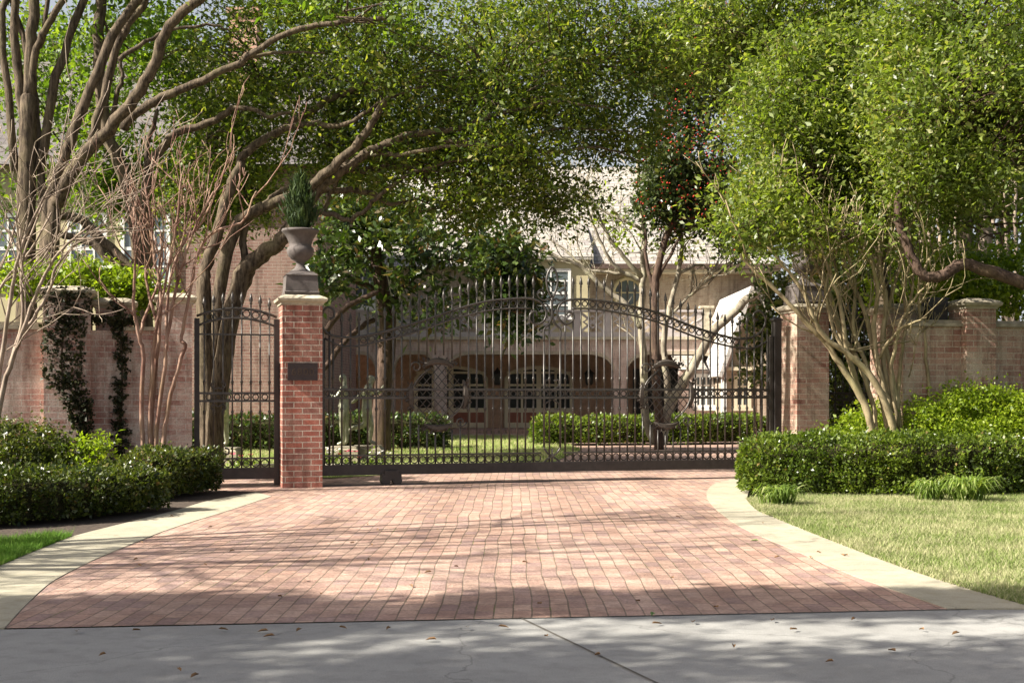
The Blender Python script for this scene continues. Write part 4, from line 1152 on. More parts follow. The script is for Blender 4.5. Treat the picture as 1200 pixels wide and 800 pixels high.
# the pale crape myrtle in front of the right pillar
Yc = 15.75
def w11(mb):
    rr = random.Random(12)
    S = [([(1024,530),(1021,507),(1014,475),(990,435),(968,402),(950,383),(930,362),(905,335),(885,318),(868,300)],.050,.016,-.5),
         ([(1020,495),(1003,445),(985,392),(974,350),(952,302),(938,272),(926,240),(920,200)],.040,.012,.3),
         ([(1016,480),(1000,440),(990,395),(983,350),(970,315),(962,285),(950,240)],.035,.012,-.3),
         ([(1050,530),(1047,507),(1039,475),(1018,437),(990,412),(966,394),(955,376),(940,340),(918,311),(900,290)],.052,.014,-.6),
         ([(1044,480),(1030,432),(1024,382),(1029,342),(1020,302),(1008,272),(998,235)],.036,.013,0),
         ([(1042,470),(1028,425),(1012,362),(994,322),(985,282),(978,240)],.036,.013,.3),
         ([(1048,505),(1040,455),(1034,402),(1039,352),(1030,312),(1032,262),(1040,220)],.036,.012,.2),
         ([(1058,520),(1046,445),(1036,396),(1044,350),(1058,300),(1060,255)],.036,.012,.4),
         ([(1056,525),(1052,470),(1056,420),(1062,380),(1070,330),(1066,290)],.030,.012,.3),
         ([(1040,520),(1034,470),(1012,420),(1000,380),(1002,330),(992,290),(996,250)],.034,.012,.2),
         ([(1028,520),(1022,470),(1004,420),(978,375),(966,330),(962,300),(940,262)],.034,.012,.1),
         ([(1052,500),(1044,440),(1050,400),(1056,375),(1075,345),(1090,330)],.028,.010,-.3),
         ([(1030,420),(1045,395),(1060,382),(1085,372)],.022,.008,-.4),
         ([(990,412),(975,380),(968,340),(975,300),(972,270)],.024,.010,0),
         ([(968,402),(990,408),(1010,412)],.02,.015,0),
         ([(955,376),(962,345),(950,325),(958,310)],.018,.008,0)]
    for i,(p,a,b,dy) in enumerate(S):
        P = limb(mb, PL(p,Yc,dy), a,b,7,seed=110+i,jit=.008)
        side_twigs(mb, P, b*.9, rr, 5, .7, 2, .4, .42, .45, (1,2))
tree('crape_myrtle', 'pale smooth barked crape myrtle fanning out between the right hedge and pillar', gb(1034,Yc), w11, M['crape'], None, 'crape myrtles')
def w12(mb):
    rr = random.Random(15)
    P = limb(mb, PL([(1076,550),(1073,500),(1066,455),(1064,400),(1060,345),(1068,300),(1062,260)],16.0), .034,.014,7,seed=130)
    side_twigs(mb, P, .011, rr, 8, .5, 2, .4)
    P = limb(mb, PL([(1089,550),(1088,470),(1086,420),(1080,375),(1078,335),(1090,300),(1120,280)],16.0), .026,.012,7,seed=131)
    side_twigs(mb, P, .010, rr, 7, .5, 2, .4)
tree('crape_myrtle', 'pair of thin pale stems in front of the right wall below the utility box', gb(1082,16.0), w12, M['crape'], None, 'crape myrtles')

# bare crape myrtles in front of the left wall
def w13(mb):
    rr = random.Random(21)
    S = [[(-12,560),(0,470),(15,420),(27,388),(40,350),(58,312),(80,285),(105,265)], [(-14,560),(-4,460),(5,400),(12,350),(22,300),(40,255),(60,215)], [(26,390),(40,372),(58,340),(66,312),(96,280),(124,262)], [(10,430),(26,380),(25,340),(28,300),(50,240)],
         [(-20,560),(-20,400),(-6,330),(10,290),(24,240)], [(-25,500),(-15,380),(5,330),(35,295),(60,250)]]
    for i, s in enumerate(S):
        P = limb(mb, PL(s,14.9,-.5+.25*i), .034 if i < 2 else .024,.011,7,seed=140+i,jit=.008)
        side_twigs(mb, P, .010, rr, 7, 1.0, 2, .3, .5, .15, (1,3))
tree('crape_myrtle', 'bare grey crape myrtle thicket at the left frame edge before the wall', gb(-12,14.9), w13, M['crapegrey'], None, 'crape myrtles')
def w14(mb):
    rr = random.Random(25)
    S = [[(172,580),(166,500),(168,420),(163,395),(157,362),(158,320),(157,270),(160,235)], [(178,580),(176,500),(178,430),(181,400),(184,378),(191,345),(200,300),(208,255),(213,205)], [(182,580),(184,500),(193,430),(196,395),(206,338),(216,305),(228,268),(250,225)],
         [(190,580),(193,500),(203,450),(212,420),(217,404),(213,395),(222,350),(231,300),(246,275),(268,265),(286,258),(300,225)], [(180,580),(178,480),(186,400),(188,340),(180,300),(176,250),(170,215)], [(184,378),(176,350),(170,320),(178,292),(172,250)], [(196,395),(197,340),(212,290),(235,262),(248,235)],
         [(163,395),(170,370),(182,340),(190,310),(188,275)]]
    for i, s in enumerate(S):
        P = limb(mb, PL(s,15.2,-.3+.1*i), .030 if i < 5 else .020,.010,7,seed=150+i,jit=.008)
        side_twigs(mb, P, .010, rr, 9, .62, 2, .5, .42, .40, (1,2))
tree('crape_myrtle', 'reddish bare crape myrtle standing before the left end pier', gb(182,15.2), w14, M['crapered'], None, 'crape myrtles')

# background trees
def bgtree(label, px, Y, blobs, seed, mat='bgleaf', per=40, cr=.5, L_=.14, W_=.07):
    def wf(mb): limb(mb, PL([(px,540),(px+3,400),(px-2,300),(px,220)],Y), .22,.10,8,seed=seed)
    def cf(mb): return [foliage(None, blobs, M[mat], seed, per=per, cr=cr, L=L_, W=W_, gap=-.25, twig_mb=mb, twig_p=.15)]
    tree('background_tree', label, gb(px,Y), wf, M['bark'], cf, 'trees beyond the house')
bgtree('far tree filling the gaps left of the chimney', 130, 40, [(60,140,40,130,70,2,110),(170,110,40,110,80,2,100),(20,60,40,90,60,2,40)], 300)
bgtree('far tree to the right of the chimney behind the oak canopy', 400, 52, [(400,110,52,110,110,2,260),(520,90,52,110,100,2,260),(350,30,52,90,60,2,110),(620,80,52,80,90,2,170)], 301)
bgtree('dark far tree behind the right gate pillar', 960, 31, [(960,230,31,110,110,2,230),(900,140,31,90,100,2,150),(1040,130,31,110,120,2,200)], 302)
bgtree('far tree behind the right garden wall at the frame edge', 1180, 28, [(1180,250,28,110,100,2,200),(1100,200,28,100,120,2,200),(1230,130,28,110,130,2,180)], 303)
# street trees left of the frame throwing the foreground shade
def w15(mb):
    limb(mb, [(-10.2,3.2,0),(-10.1,3.3,2.2),(-9.8,3.6,4.0),(-9.2,4,6)], .25,.12,9,seed=170)
    for i,(x,y,z) in enumerate([(-8,3,6.5),(-11.5,4,6.8),(-7.2,4.6,5.6),(-9.5,2.4,7)]): limb(mb, [(-9.9,3.5,3.6),((-9.9+x)/2,(3.5+y)/2,(3.6+z)/2+.3),(x,y,z)], .1,.03,7,seed=171+i)
def c15(mb):
    rg = np.random.default_rng(77)
    pts = np.concatenate([ell_points(rg,(-10.2,3.0,6.3),(3.2,.8,1.3),400,.4), ell_points(rg,(-5.6,3.0,5.9),(2.6,.7,.7),140,.4), ell_points(rg,(-9.4,4.45,6.1),(1.9,.42,.4),230,.4), ell_points(rg,(-6.0,4.8,6.1),(2.1,.32,.35),210,.4)])
    pts = np.array([p for p in pts if mnoise.noise(Vector(p)*.8) > -.06])
    k = 70; Q = np.repeat(pts,k,axis=0)+rg.normal(size=(len(pts)*k,3))*.17
    return [leaves(Q, .10,.05,78,name='crown',mat=M['oakleaf'])]
tree('street_tree', 'leafy street tree at the kerb left of the driveway apron', (-10.2,3.2,0), w15, M['bark'], c15)
def w16(mb):
    rr = random.Random(31)
    for i in range(9):
        a = rr.uniform(-.7,.7)
        P = limb(mb, [(-8.2,8.2,0),(-8.1+a*.4,8.2+a*.5,1.6),(-7.8+a,8.2+a*1.5,3.2),(-7.2+a*1.6,8.4+a*2.5,5.0),(-6.6+a*2,8.6+a*3.2,6.2)], .07,.02,7,seed=180+i)
        side_twigs(mb, P, .026, rr, 8, 1.2, 3, .35, .5, .2)
tree('street_tree', 'bare branched street tree left of the driveway', (-8.2,8.2,0), w16, M['bark'], None)

# ================================================================== HOUSE
HY = 38.3
hs = F/HY
house = empty('brick_house', (0,HY,0), 0, 'two storey brick house with arcade, lattice balcony and slate roof behind the gate', 'house')
HO = house.location
def hp(px, Y=HY): return (px-600)/F*Y
def hz(py, Y=HY): return CAMZ-(py-HOR)/F*Y
def HB(name, mb, mat, par=None, lab=None):
    o = mb.build(name, mat, par or house, off=HO)
    if lab: o['label'] = lab
    return o
# arcade wall with flat arches
def arch_open(x0, x1, zs, zt, n=10):
    """points of an opening from right bottom to left bottom, corners rounded"""
    r = min(.75,(x1-x0)*.3); pts = [(x1,.0)]
    for i in range(n+1):
        a = PI/2*i/n; pts.append((x1-r+r*math.cos(a), zs+(zt-zs)*math.sin(a)))
    for i in range(n+1):
        a = PI/2+PI/2*i/n; pts.append((x0+r+r*math.cos(a), zs+(zt-zs)*math.sin(a)))
    pts.append((x0,.0))
    return pts
ops = [(hp(296),hp(372)),(hp(384),hp(440)),(hp(462),hp(509)),(hp(523),hp(719)),(hp(735),hp(846))]
ztop = hz(398)
zs_, zt_ = hz(436), hz(415)
poly = [(hp(280),0.),(hp(280),ztop),(hp(858),ztop),(hp(858),0.)]
for x0,x1 in reversed(ops): poly += arch_open(x0,x1,zs_,zt_)
mb = MB(); mb.prism_y(poly, HY, HY+.45); HB('arcade_wall', mb, M['house_brick'])
mb = MB()
for x0,x1 in ops:
    a = arch_open(x0,x1,zs_,zt_)[1:-1]
    o_ = arch_open(x0-.0,x1+.0,zs_,zt_)[1:-1]
    cx = (x0+x1)/2
    for i in range(len(a)-1):
        (xa,za),(xb,zb) = a[i],a[i+1]
        ua = ((xa-cx)*1.0, .09); 
        A = (xa,HY-.03,za-.005); B = (xb,HY-.03,zb-.005); D_ = (xa+(xa-cx)*.01,HY-.03,za+.10); E_ = (xb+(xb-cx)*.01,HY-.03,zb+.10)
        A2,B2 = (A[0],HY+.46,A[2]),(B[0],HY+.46,B[2])
        mb.add([A,B,E_,D_,A2,B2,(E_[0],HY-.002,E_[2]),(D_[0],HY-.002,D_[2])], [(0,3,2,1),(0,1,5,4),(3,7,6,2)])
HB('arch_trim', mb, M['archstone'])
# balcony slab, cornice, balustrade
mb = MB(); mb.box(hp(280),hp(862),HY-.12,HY+2.6,ztop+.002,ztop+.09); HB('cornice', mb, M['stone'])
mb = MB(); zb0, zb1 = ztop+.092, hz(363)
zr = zb0+.14
mb.box(hp(280),hp(832),HY+.0,HY+.14,zb0,zr)
mb.box(hp(280),hp(832),HY-.03,HY+.17,zb1-.06,zb1)
step = .92; x = hp(280)
while x < hp(832)-.2:
    x2 = min(x+step,hp(832)-.02)
    mb.box(x-.09,x+.09,HY+.01,HY+.13,zr,zb1-.06)
    for s in (0,1):
        za, zb_ = (zr,zb1-.06) if s == 0 else (zb1-.06,zr)
        xm0, xm1 = x+.09, x2-.09
        d = Vector((xm1-xm0,0,zb_-za)).normalized(); q = Vector((-d.z,0,d.x))*.035
        A = Vector((xm0,HY+.03+.012*s,za)); B = Vector((xm1,HY+.03+.012*s,zb_)); h_ = Vector((0,.07,0))
        mb.add([A-q,B-q,B+q,A+q,A-q+h_,B-q+h_,B+q+h_,A+q+h_],[(0,1,2,3),(7,6,5,4),(0,4,5,1),(2,6,7,3)])
    # diamond ring
    cx, cz, hw_, hh_ = (x+x2)/2, (zr+zb1-.06)/2, .27, (zb1-.06-zr)/2*.62
    D = [Vector((cx+hw_,HY+.02,cz)),Vector((cx,HY+.02,cz+hh_)),Vector((cx-hw_,HY+.02,cz)),Vector((cx,HY+.02,cz-hh_))]
    mb.tube(D, .035, 4, closed=True, smooth=False)
    x = x2
HB('balustrade', mb, M['baluster'])
mb = MB(); mb.box(hp(823),hp(834),HY-.05,HY+.22,zb0,hz(361)); mb.box(hp(820),hp(836.5),HY-.1,HY+.27,hz(361)+.002,hz(361)+.07); HB('balcony_post', mb, M['stone'])
# loggia back wall and floor
YB = 40.4
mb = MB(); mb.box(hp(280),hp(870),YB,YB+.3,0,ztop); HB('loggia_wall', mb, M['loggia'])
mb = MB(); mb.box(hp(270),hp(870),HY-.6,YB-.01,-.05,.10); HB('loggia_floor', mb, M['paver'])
def arch_door(x0, x1, z0, zsp, ztp, Y, cols, rows, name='french_door'):
    n = 14; cx = (x0+x1)/2; hwid = (x1-x0)/2
    def top(x, k=0.): return zsp-k+(ztp-zsp)*math.sqrt(max(0,1-((x-cx)/hwid)**2)*.9+.1*(1-abs((x-cx)/hwid)))
    xs = [x0+(x1-x0)*i/n for i in range(n+1)]
    mb = MB()
    # frame: arched head and jambs
    outer = [(x,top(x)) for x in xs]
    t = .10
    for i in range(n):
        (xa,za),(xb,zb) = outer[i],outer[i+1]
        mb.add([(xa,Y,za),(xb,Y,zb),(xb,Y,zb-t),(xa,Y,za-t),(xa,Y+.1,za),(xb,Y+.1,zb),(xb,Y+.1,zb-t),(xa,Y+.1,za-t)],[(0,3,2,1),(0,1,5,4),(3,7,6,2)])
    mb.box(x0-.02,x0+.09,Y-.002,Y+.1,z0,zsp); mb.box(x1-.09,x1+.02,Y-.002,Y+.1,z0,zsp)
    for c in range(1,cols):
        x = x0+(x1-x0)*c/cols; w = .075 if c % 2 == 0 or cols == 3 else .035
        mb.box(x-w,x+w,Y+.004,Y+.08,z0,top(x)-t*.5)
    zp = z0+.55
    for r in range(rows+1):
        z = zp+(zsp-zp+.15)*r/rows; w = .07 if r in (0,) else .035
        mb.box(x0+.05,x1-.05,Y+.012,Y+.07,z-w,z+w)
    mb.box(x0,x1,Y+.006,Y+.09,z0,z0+.16)
    d = HB(name, mb, M['creampaint'])
    p = MB(); p.prism_y([(x0+.02,zp)]+[(x,top(x)-.04) for x in xs[1:-1]]+[(x1-.02,zp)], Y+.05, Y+.06); HB('pane', p, M['glass'], d).location = (0,0,0)
    p = MB(); p.box(x0+.05,x1-.05,Y+.03,Y+.06,z0+.16,zp); HB('kick_panel', p, M['woodpanel'], d)
    return d
def dpx(px): return hp(px,YB-.12)
def dzz(py): return hz(py,YB-.12)
arch_door(dpx(592),dpx(671),.10,dzz(442),dzz(428.5),YB-.12,4,3)
arch_door(dpx(486),dpx(571),.10,dzz(442),dzz(428.5),YB-.12,4,3)
arch_door(dpx(384),dpx(415),.10,dzz(445),dzz(430),YB-.12,2,3)
mb = MB(); mb.box(dpx(742),dpx(800),YB-.05,YB-.01,.1,hz(432,YB)); HB('doorway_shade_panel', mb, M['black'])  # flat black panel, the doorway's shade put into its colour
# wall lanterns
for px in (583,690):
    x = dpx(px); z = dzz(443); l_ = MB()
    l_.sqlathe([(.07,z-.22),(.11,z-.17),(.13,z+.12),(.16,z+.15),(.05,z+.26),(.02,z+.33)], x, YB-.30); l_.box(x-.025,x+.025,YB-.2,YB-.005,z-.05,z)
    HB('wall_lantern', l_, M['black'])
# upper storey wall, bay, windows
YU = 40.5
def uz(py, Y=YU): return hz(py,Y)
def ux(px, Y=YU): return hp(px,Y)
ze = uz(316)
mb = MB(); mb.box(ux(290),ux(905),YU,YU+.4,ztop+.092,ze); HB('upper_wall', mb, M['house_tan'])
mb = MB(); mb.box(ux(560),ux(690),YU-.5,YU-.002,ztop+.095,uz(303)); HB('bay_wall', mb, M['cream'])
mb = MB(); mb.box(ux(330),ux(470),YU-.4,YU-.002,ztop+.095,ze-.05); HB('bay_wall', mb, M['cream'])
mb = MB(); mb.add([(ux(556),YU-.7,uz(303)),(ux(694),YU-.7,uz(303)),(ux(694),YU+3,uz(303)+1.5),(ux(556),YU+3,uz(303)+1.5),(ux(556),YU-.7,uz(303)-.1),(ux(694),YU-.7,uz(303)-.1),(ux(694),YU+3,uz(303)+1.4),(ux(556),YU+3,uz(303)+1.4)],[(0,1,2,3),(4,7,6,5),(0,4,5,1),(1,5,6,2),(3,2,6,7),(0,3,7,4)]); HB('bay_roof', mb, M['slate'])
def window(px0,px1,py0,py1,Y,cols,rows,mat='whitepaint',name='window'):
    x0,x1,z0,z1 = hp(px0,Y),hp(px1,Y),hz(py1,Y),hz(py0,Y); mb = MB(); t = .09
    mb.box(x0,x0+t,Y-.06,Y-.004,z0,z1); mb.box(x1-t,x1,Y-.06,Y-.004,z0,z1)
    mb.box(x0+t,x1-t,Y-.055,Y-.004,z1-t,z1); mb.box(x0-.04,x1+.04,Y-.10,Y-.004,z0-.07,z0-.002); mb.box(x0+t,x1-t,Y-.055,Y-.004,z0,z0+t)
    for c in range(1,cols): x = x0+(x1-x0)*c/cols; mb.box(x-.022,x+.022,Y-.045,Y-.012,z0+t,z1-t)
    for r in range(1,rows): z = z0+(z1-z0)*r/rows; w = .022 if r*2 != rows else .04; mb.box(x0+t,x1-t,Y-.04,Y-.010,z-w,z+w)
    o = HB(name, mb, M[mat])
    p = MB(); p.box(x0+.02,x1-.02,Y-.025,Y-.003,z0+.02,z1-.02); HB('pane', p, M['glassblue'], o)
    return o
m, nt, b = nodes('sky_glass'); b.inputs['Base Color'].default_value = (.10,.12,.13,1); b.inputs['Roughness'].default_value = .06; b.inputs['Specular IOR Level'].default_value = 1.0
M['glassblue'] = m
window(622,669,315,372,YU-.5,2,4)
window(352,378,300,362,YU-.4,2,4)
window(410,440,300,362,YU-.4,2,4)
# round-headed oval window
ow = MB(); cx, cz = ux(735.5), uz(343); rx, rz_ = .46, .46
n = 28; ow.tube([(cx+rx*math.cos(2*PI*i/n),YU-.03,cz+rz_*math.sin(2*PI*i/n)) for i in range(n)], .07, 6, closed=True)
ow.box(cx-.02,cx+.02,YU-.05,YU-.02,cz-.44,cz+.44); ow.box(cx-.44,cx+.44,YU-.045,YU-.022,cz-.02,cz+.02)
for s in (-1,1): ow.box(cx+s*.2-.015,cx+s*.2+.015,YU-.047,YU-.024,cz-.4,cz+.4)
o = HB('round_window', ow, M['cream'])
p = MB(); p.prism_y([(cx+rx*.97*math.cos(2*PI*i/n),cz+rz_*.97*math.sin(2*PI*i/n)) for i in range(n)], YU-.015, YU-.003); HB('pane', p, M['glassblue'], o)
# roof
ye, yr = YU-.45, 49.0
zr_ = hz(196,yr)
x0, x1 = hp(300,ye), hp(915,ye)
mb = MB(); mb.add([(x0,ye,ze+.06),(x1,ye,ze+.06),(x1-1.5,yr,zr_),(x0+1.5,yr,zr_),(x0,yr+8,ze+.06),(x1,yr+8,ze+.06)],[(0,1,2,3),(3,2,5,4),(0,3,4),(1,5,2)]); rf = HB('roof', mb, M['slate'])
mb = MB(); mb.box(ux(692),x1,ye-.16,ye-.01,ze-.02,ze+.13); HB('gutter', mb, M['gutter'])
mb = MB(); mb.box(ux(692),x1,ye,YU-.003,ze-.14,ze-.0); HB('soffit', mb, M['creampaint'])
# steep gabled projection on the right
YG = 35.2
ax, az_ = hp(883,YG), hz(337,YG); fx0, fz0 = hp(850,YG), hz(428,YG); fx1 = ax+(ax-fx0)*1.0
YGb = YU
mb = MB()
t = Vector((-.10,0,.03))
def slope(xa,za,xb,zb,y0,y1,th):
    mb.add([(xa,y0,za),(xb,y0,zb),(xb,y1,zb),(xa,y1,za),(xa+th[0],y0,za+th[1]),(xb+th[0],y0,zb+th[1]),(xb+th[0],y1,zb+th[1]),(xa+th[0],y1,za+th[1])],[(0,1,2,3),(7,6,5,4),(0,4,5,1),(1,5,6,2),(2,6,7,3),(3,7,4,0)])
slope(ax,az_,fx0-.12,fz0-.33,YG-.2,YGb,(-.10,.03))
HB('steep_roof', mb, brick_mat('sunlit_slate_slope', (.58,.56,.53),(.48,.46,.44),(.25,.24,.23), bw=.36, bh=.22, ms=.03, stain=(.5,.48,.43), stain_amt=.4))  # left slope paler than the right: sunlight on it is put into the colour
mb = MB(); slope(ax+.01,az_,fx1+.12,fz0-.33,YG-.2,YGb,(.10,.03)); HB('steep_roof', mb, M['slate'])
mb = MB(); mb.prism_y([(fx0,0.),(fx0,fz0),(ax,az_-.05),(fx1,fz0),(fx1,0.)], YG, YG+.3); HB('gable_wall', mb, M['house_tan'])
mb = MB(); mb.box(fx0,fx0+.3,YG+.302,YGb,0,fz0); HB('side_wall', mb, M['house_tan'])
for s,fx in ((1,fx0-.12),(-1,fx1+.12)):
    mb = MB(); d = Vector((ax-fx,0,az_-fz0+.33)); q = Vector((0,0,-.16))
    A = Vector((fx,YG-.23,fz0-.33)); B = Vector((ax,YG-.23,az_))
    h_ = Vector((0,.03,0)); mb.add([A,B,B+q,A+q,A+h_,B+h_,B+q+h_,A+q+h_],[(0,3,2,1),(4,5,6,7),(0,1,5,4),(3,7,6,2)]); HB('bargeboard', mb, M['gutter'])
mb = MB(); mb.box(fx0-.05,fx1,YG-.18,YG-.003,hz(434,YG),hz(430,YG)); HB('string_course', mb, M['creampaint'])
window(860,880,440,478,YG,2,3,'creampaint')
# link bay with window and white post, between arcade and gable
YK = 37.0
mb = MB(); mb.box(hp(796,YK),fx0-.005,YK,YK+.3,0,hz(434,YK)); HB('link_wall', mb, M['house_brick'])
window(813,842,438,478,YK,4,3)
mb = MB(); mb.box(hp(845,YG),hp(850.5,YG),YG-.12,YG-.004,0,hz(431,YG)); HB('white_post', mb, M['whitepaint'])
mb = MB(); mb.add([(hp(793,YK),YK-.25,hz(433,YK)),(fx0-.25,YK-.25,hz(433,YK)),(fx0-.25,YU,hz(395,YU)),(hp(793,YK),YU,hz(395,YU))],[(0,1,2,3)]); HB('lean_to_roof', mb, M['slate'])

# left wing
wing = empty('house_wing', (-10,30.5,0), 0, 'brick and stucco house wing with white windows and tall chimney behind the left trees', 'house'); WO = wing.location
house_, HO_ = house, HO
def WB(name, mb, mat, par=None): return mb.build(name, mat, par or wing, off=WO)
YW = 30.5
zw = hz(195,YW)
mb = MB(); mb.box(hp(206,YW),hp(372,YW),YW,YW+.4,0,zw); mb.box(hp(372,YW)-.4,hp(372,YW),YW+.402,YW+7.5,0,zw); WB('brick_wall', mb, brick_mat('shade_dark_red_brick', (.27,.15,.12),(.18,.085,.065),(.31,.25,.20), stain=(.28,.21,.165), stain_amt=.5, bh=.075, bw=.22, ms=.014))  # shade on the wing is put into this darker brick colour
mb = MB(); mb.box(hp(-260,YW),hp(206,YW)-.003,YW-.06,YW+.4,0,zw); WB('stucco_wall', mb, M['cream'])
mb = MB(); mb.add([(hp(-270,YW),YW-.6,zw-.05),(hp(380,YW),YW-.6,zw-.05),(hp(360,YW),YW+5,zw+4),(hp(-270,YW),YW+5,zw+4),(hp(380,YW),YW+10,zw-.05),(hp(-270,YW),YW+10,zw-.05)],[(0,1,2,3),(3,2,4,5),(1,4,2)]); wroof = WB('roof', mb, brick_mat('shaded_slate_shingle', (.15,.135,.13),(.10,.085,.09),(.05,.045,.04), bw=.32, bh=.26, ms=.02, stain=(.17,.16,.13), stain_amt=.5))  # wing roof's shade is put into its darker slate colour
chx0, chx1 = hp(268,33), hp(301,33)
mb = MB(); mb.box(chx0,chx1,33,33.8,zw-.5,hz(16,33)); mb.box(chx0-.06,chx1+.06,32.93,33.87,hz(16,33)+.002,hz(16,33)+.15)
WB('chimney', mb, brick_mat('chimney_brick', (.52,.28,.19),(.44,.21,.14),(.55,.45,.36), stain=(.6,.42,.3), stain_amt=.5), wroof)
HO = WO; house = wing
window(80,126,250,333,YW-.06,3,4)
window(142,200,250,333,YW-.06,3,4)
window(-30,30,250,333,YW-.06,3,4)
house, HO = house_, HO_

# ================================================================== STATUES
def statue(label, px, Y, J, edges, h0=.28, rz=0):
    root = empty('bronze_statue', ((px-600)/F*Y, Y, 0), rz, label, 'statue', 'bronze figures on the courtyard lawn')
    b_ = MB(); b_.sqlathe([(.27,-.02),(.27,h0-.05),(.24,h0-.03),(.24,h0)]); b_.build('plinth', M['mossstone'], root)
    names = list(J)
    me = bpy.data.meshes.new('figure'); me.from_pydata([(J[k][0],J[k][1],J[k][2]+h0) for k in names], [(names.index(a),names.index(b)) for a,b in edges], [])
    o = bpy.data.objects.new('figure', me); C.objects.link(o)
    sk = o.modifiers.new('skin','SKIN'); sk.use_smooth_shade = True
    for i,k in enumerate(names):
        r = J[k][3]; me.skin_vertices[0].data[i].radius = (r,r)
        me.skin_vertices[0].data[i].use_root = (k == 'pelvis')
    ss = o.modifiers.new('sub','SUBSURF'); ss.levels = 2; ss.render_levels = 2
    dg = bpy.context.evaluated_depsgraph_get(); m2 = bpy.data.meshes.new_from_object(o.evaluated_get(dg))
    bpy.data.objects.remove(o); m2.materials.clear(); m2.materials.append(M['bronze'])
    for p in m2.polygons: p.use_smooth = True
    o = bpy.data.objects.new('figure', m2); C.objects.link(o); o.parent = root
    return root
E_ = [('pelvis','belly'),('belly','chest'),('chest','neck'),('neck','head'),('head','crown'),('head','nose'),('chest','shL'),('shL','elL'),('elL','haL'),('haL','fiL'),('chest','shR'),('shR','elR'),('elR','haR'),('haR','fiR'),('pelvis','hiL'),('hiL','knL'),('knL','anL'),('anL','toL'),('pelvis','hiR'),('hiR','knR'),('knR','anR'),('anR','toR')]
def pose(**kw):
    J = dict(pelvis=(0,0,.66,.10),belly=(0,0,.78,.09),chest=(0,0,.94,.105),neck=(0,0,1.06,.045),head=(-.01,0,1.17,.09),crown=(-.0,0,1.25,.065),nose=(-.085,0,1.16,.022),
      shL=(0,-.13,1.0,.052),elL=(-.05,-.18,.82,.040),haL=(-.14,-.16,.72,.030),fiL=(-.19,-.15,.70,.022),shR=(0,.13,1.0,.052),elR=(.02,.19,.82,.040),haR=(-.08,.2,.70,.030),fiR=(-.13,.2,.68,.022),
      hiL=(0,-.075,.60,.085),knL=(-.02,-.08,.34,.055),anL=(0,-.08,.07,.038),toL=(-.11,-.08,.03,.030),hiR=(0,.075,.60,.085),knR=(.02,.08,.34,.055),anR=(.04,.08,.07,.038),toR=(-.07,.08,.03,.030))
    J.update(kw); return J
statue('bronze child statue standing upright, leftmost behind the sliding gate', 403, 22, pose(elL=(-.1,-.16,.84,.04),haL=(-.2,-.1,.88,.03),fiL=(-.24,-.08,.9,.022)), E_)
statue('bronze child statue running with one leg kicked back, beside the magnolia trunk', 430, 22.3, pose(head=(.06,0,1.16,.09),crown=(.07,0,1.24,.065),nose=(.14,0,1.14,.022),chest=(.04,0,.94,.105),neck=(.05,0,1.06,.045),
   elL=(.2,-.16,.9,.04),haL=(.3,-.14,1.02,.03),fiL=(.33,-.14,1.06,.022),elR=(-.16,.18,.86,.04),haR=(-.26,.18,.76,.03),fiR=(-.30,.18,.74,.022),knL=(-.02,-.08,.36,.055),anL=(-.27,-.08,.30,.04),toL=(-.33,-.08,.20,.03),knR=(.07,.08,.34,.055),anR=(.04,.08,.07,.038),toR=(.15,.08,.03,.03)), E_)
statue('bronze child statue with a raised knee, seen through the narrow side gate', 262, 21.5, pose(knL=(-.2,-.08,.52,.055),anL=(-.22,-.08,.28,.038),toL=(-.32,-.08,.24,.03),elR=(.1,.2,.9,.04),haR=(-.05,.22,.98,.03),fiR=(-.1,.22,1.0,.022)), E_)

# flowers at the lawn edge
def flower(px, py, label, mat, seed, n=9, sz=.05):
    x,y = g(px,py); r = empty('flower_plant', (x,y,0), 0, label, 'flower'); rr = random.Random(seed); rg = np.random.default_rng(seed)
    P = np.stack([rg.normal(0,.12,160),rg.normal(0,.10,160),np.abs(rg.normal(0,.09,160))+.01],1)
    leaves(P,.06,.03,seed,(0,0,1),.4,.4,name='leaves',mat=M['hedgelight'],parent=r)
    for k in range(n):
        q = Vector((rr.gauss(0,.12),rr.gauss(0,.08),.14+rr.uniform(0,.14))); b_ = MB()
        for i in range(5):
            a = 2*PI*i/5+rr.random(); d = Vector((math.cos(a),math.sin(a)*.6,.5))*sz; s = Vector((-math.sin(a),math.cos(a)*.6,.2))*sz*.5
            b_.add([q,q+d*.6+s,q+d,q+d*.6-s],[(0,1,2,3)])
        b_.build('bloom', mat, r, uvs=False)
flower(404,548,'low plant with pink blooms at the lawn edge behind the sliding gate',M['pink'],1)
flower(283,548,'low plant with pink blooms behind the narrow side gate',M['pink'],2,7)
flower(383,545,'white blooms at the lawn edge next to the red brick pillar',M['white'],3,8)
flower(440,547,'white blooms in the grass behind the gate wheel',M['white'],4,6)

# fallen leaves
def fallen(px, py, mat, label, grp, sz, seed):
    rr = random.Random(seed); x,y = g(px,py); a = rr.uniform(0,2*PI); b_ = MB()
    l_, w = sz, sz*.42; 
    pts = [(-l_/2,0,0),(-l_*.15,w*.5,.012),(l_*.25,w*.4,.016),(l_/2,0,.006),(l_*.25,-w*.4,.014),(-l_*.15,-w*.5,.010)]
    ca, sa = math.cos(a), math.sin(a)
    b_.add([(p[0]*ca-p[1]*sa,p[0]*sa+p[1]*ca,p[2]) for p in pts]+[(0,0,.004)],[(0,6,1),(1,6,2),(2,6,3),(3,6,4),(4,6,5),(5,6,0)])
    o = b_.build('fallen_leaf', mat, uvs=False); o.location = (x,y,.010); tag(o,label,'fallen leaf',grp)
rr = random.Random(88)
for i in range(26):
    fallen(rr.uniform(140,900), rr.uniform(600,715), M['dryleaf'], 'small dry brown leaf lying on the brick driveway', 'dry leaves on the bricks', rr.uniform(.03,.055), 400+i)
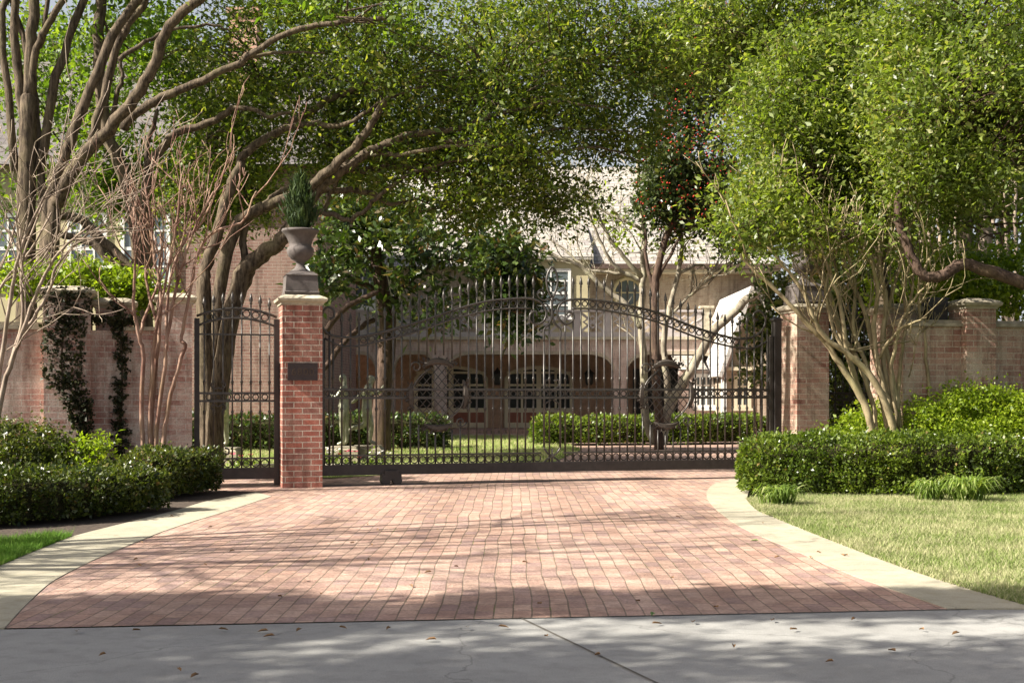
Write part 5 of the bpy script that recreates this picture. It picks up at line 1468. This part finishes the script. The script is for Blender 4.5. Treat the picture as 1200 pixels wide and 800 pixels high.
for i,(px,py) in enumerate([(90,742),(160,741),(262,740),(350,741),(402,738),(455,739),(548,738),(590,737),(770,733),(812,731),(905,729),(1000,728),(315,748),(308,742),(210,788),(228,795),(640,748),(1045,765),(972,778),(930,740),(505,752),(120,770),(1120,745),(700,770),(860,760),(1080,740)]):
    fallen(px, py, M['dryleaf'], 'dry brown leaf lying on the concrete apron', 'dry leaves on the concrete', rr.uniform(.03,.06), 500+i)
fallen(884,635,M['greenleaf'],'fresh green leaf lying on the driveway by the right border',None,.07,600)
fallen(765,722,M['greenleaf'],'fresh green leaf at the seam between bricks and concrete',None,.06,601)
for i in range(24):
    fallen(rr.uniform(900,1190), rr.uniform(600,690) if i < 0 else rr.uniform(595,660), M['dryleaf'], 'dry leaf lying in the grass of the right lawn', 'dry leaves in the right lawn', rr.uniform(.035,.06), 700+i)
    
# ================================================================== LIGHT, SKY, CAMERA
sc = bpy.context.scene
az = Vector((-.945,-.326,0)); el = R(38)
sun_dir = Vector((az.x*math.cos(el), az.y*math.cos(el), math.sin(el)))
w = bpy.data.worlds.new('World'); sc.world = w; w.use_nodes = True; nt = w.node_tree
sky = nt.nodes.new('ShaderNodeTexSky'); sky.sky_type = 'NISHITA'; sky.sun_disc = False
sky.sun_elevation = el; sky.sun_rotation = math.atan2(sun_dir.x, sun_dir.y); sky.dust_density = 6.0; sky.air_density = .8; sky.ozone_density = 1.0
bg = nt.nodes['Background']; bg.inputs['Strength'].default_value = .060
tc = nt.nodes.new('ShaderNodeTexCoord'); sx = nt.nodes.new('ShaderNodeSeparateXYZ'); nt.links.new(tc.outputs['Generated'], sx.inputs[0])
mr = nt.nodes.new('ShaderNodeMapRange'); mr.inputs['From Min'].default_value = .65; mr.inputs['From Max'].default_value = .12; mr.inputs['To Max'].default_value = .8
nt.links.new(sx.outputs['Z'], mr.inputs['Value'])
mxs = nt.nodes.new('ShaderNodeMix'); mxs.data_type = 'RGBA'; nt.links.new(mr.outputs[0], mxs.inputs[0]); nt.links.new(sky.outputs[0], mxs.inputs[6]); mxs.inputs[7].default_value = (4.8,5.0,5.25,1)
nt.links.new(mxs.outputs[2], bg.inputs[0])   # pale hazy lower sky
ld = bpy.data.lights.new('sun', 'SUN'); ld.energy = 5.0; ld.angle = R(.53); ld.color = (1,.94,.84)
lo = bpy.data.objects.new('sun', ld); C.objects.link(lo); lo.rotation_euler = sun_dir.to_track_quat('Z','Y').to_euler(); lo.location = (-20,-5,20)
cd = bpy.data.cameras.new('camera'); co = bpy.data.objects.new('camera', cd); C.objects.link(co)
co.location = (0,0,CAMZ); co.rotation_euler = (PI/2,0,0); cd.sensor_width = 36; cd.lens = 36*F/1200; cd.shift_y = (HOR-400)/1200; cd.clip_end = 2000; cd.clip_start = .05
sc.camera = co
sc.view_settings.view_transform = 'Standard'; sc.view_settings.look = 'None'; sc.view_settings.gamma = 1; sc.view_settings.exposure = 1.42
cy = sc.cycles
cy.max_bounces = 6; cy.diffuse_bounces = 3; cy.glossy_bounces = 2; cy.transmission_bounces = 3; cy.use_denoising = True; cy.sample_clamp_indirect = 6
try: cy.denoiser = 'OPENIMAGEDENOISE'
except Exception: pass
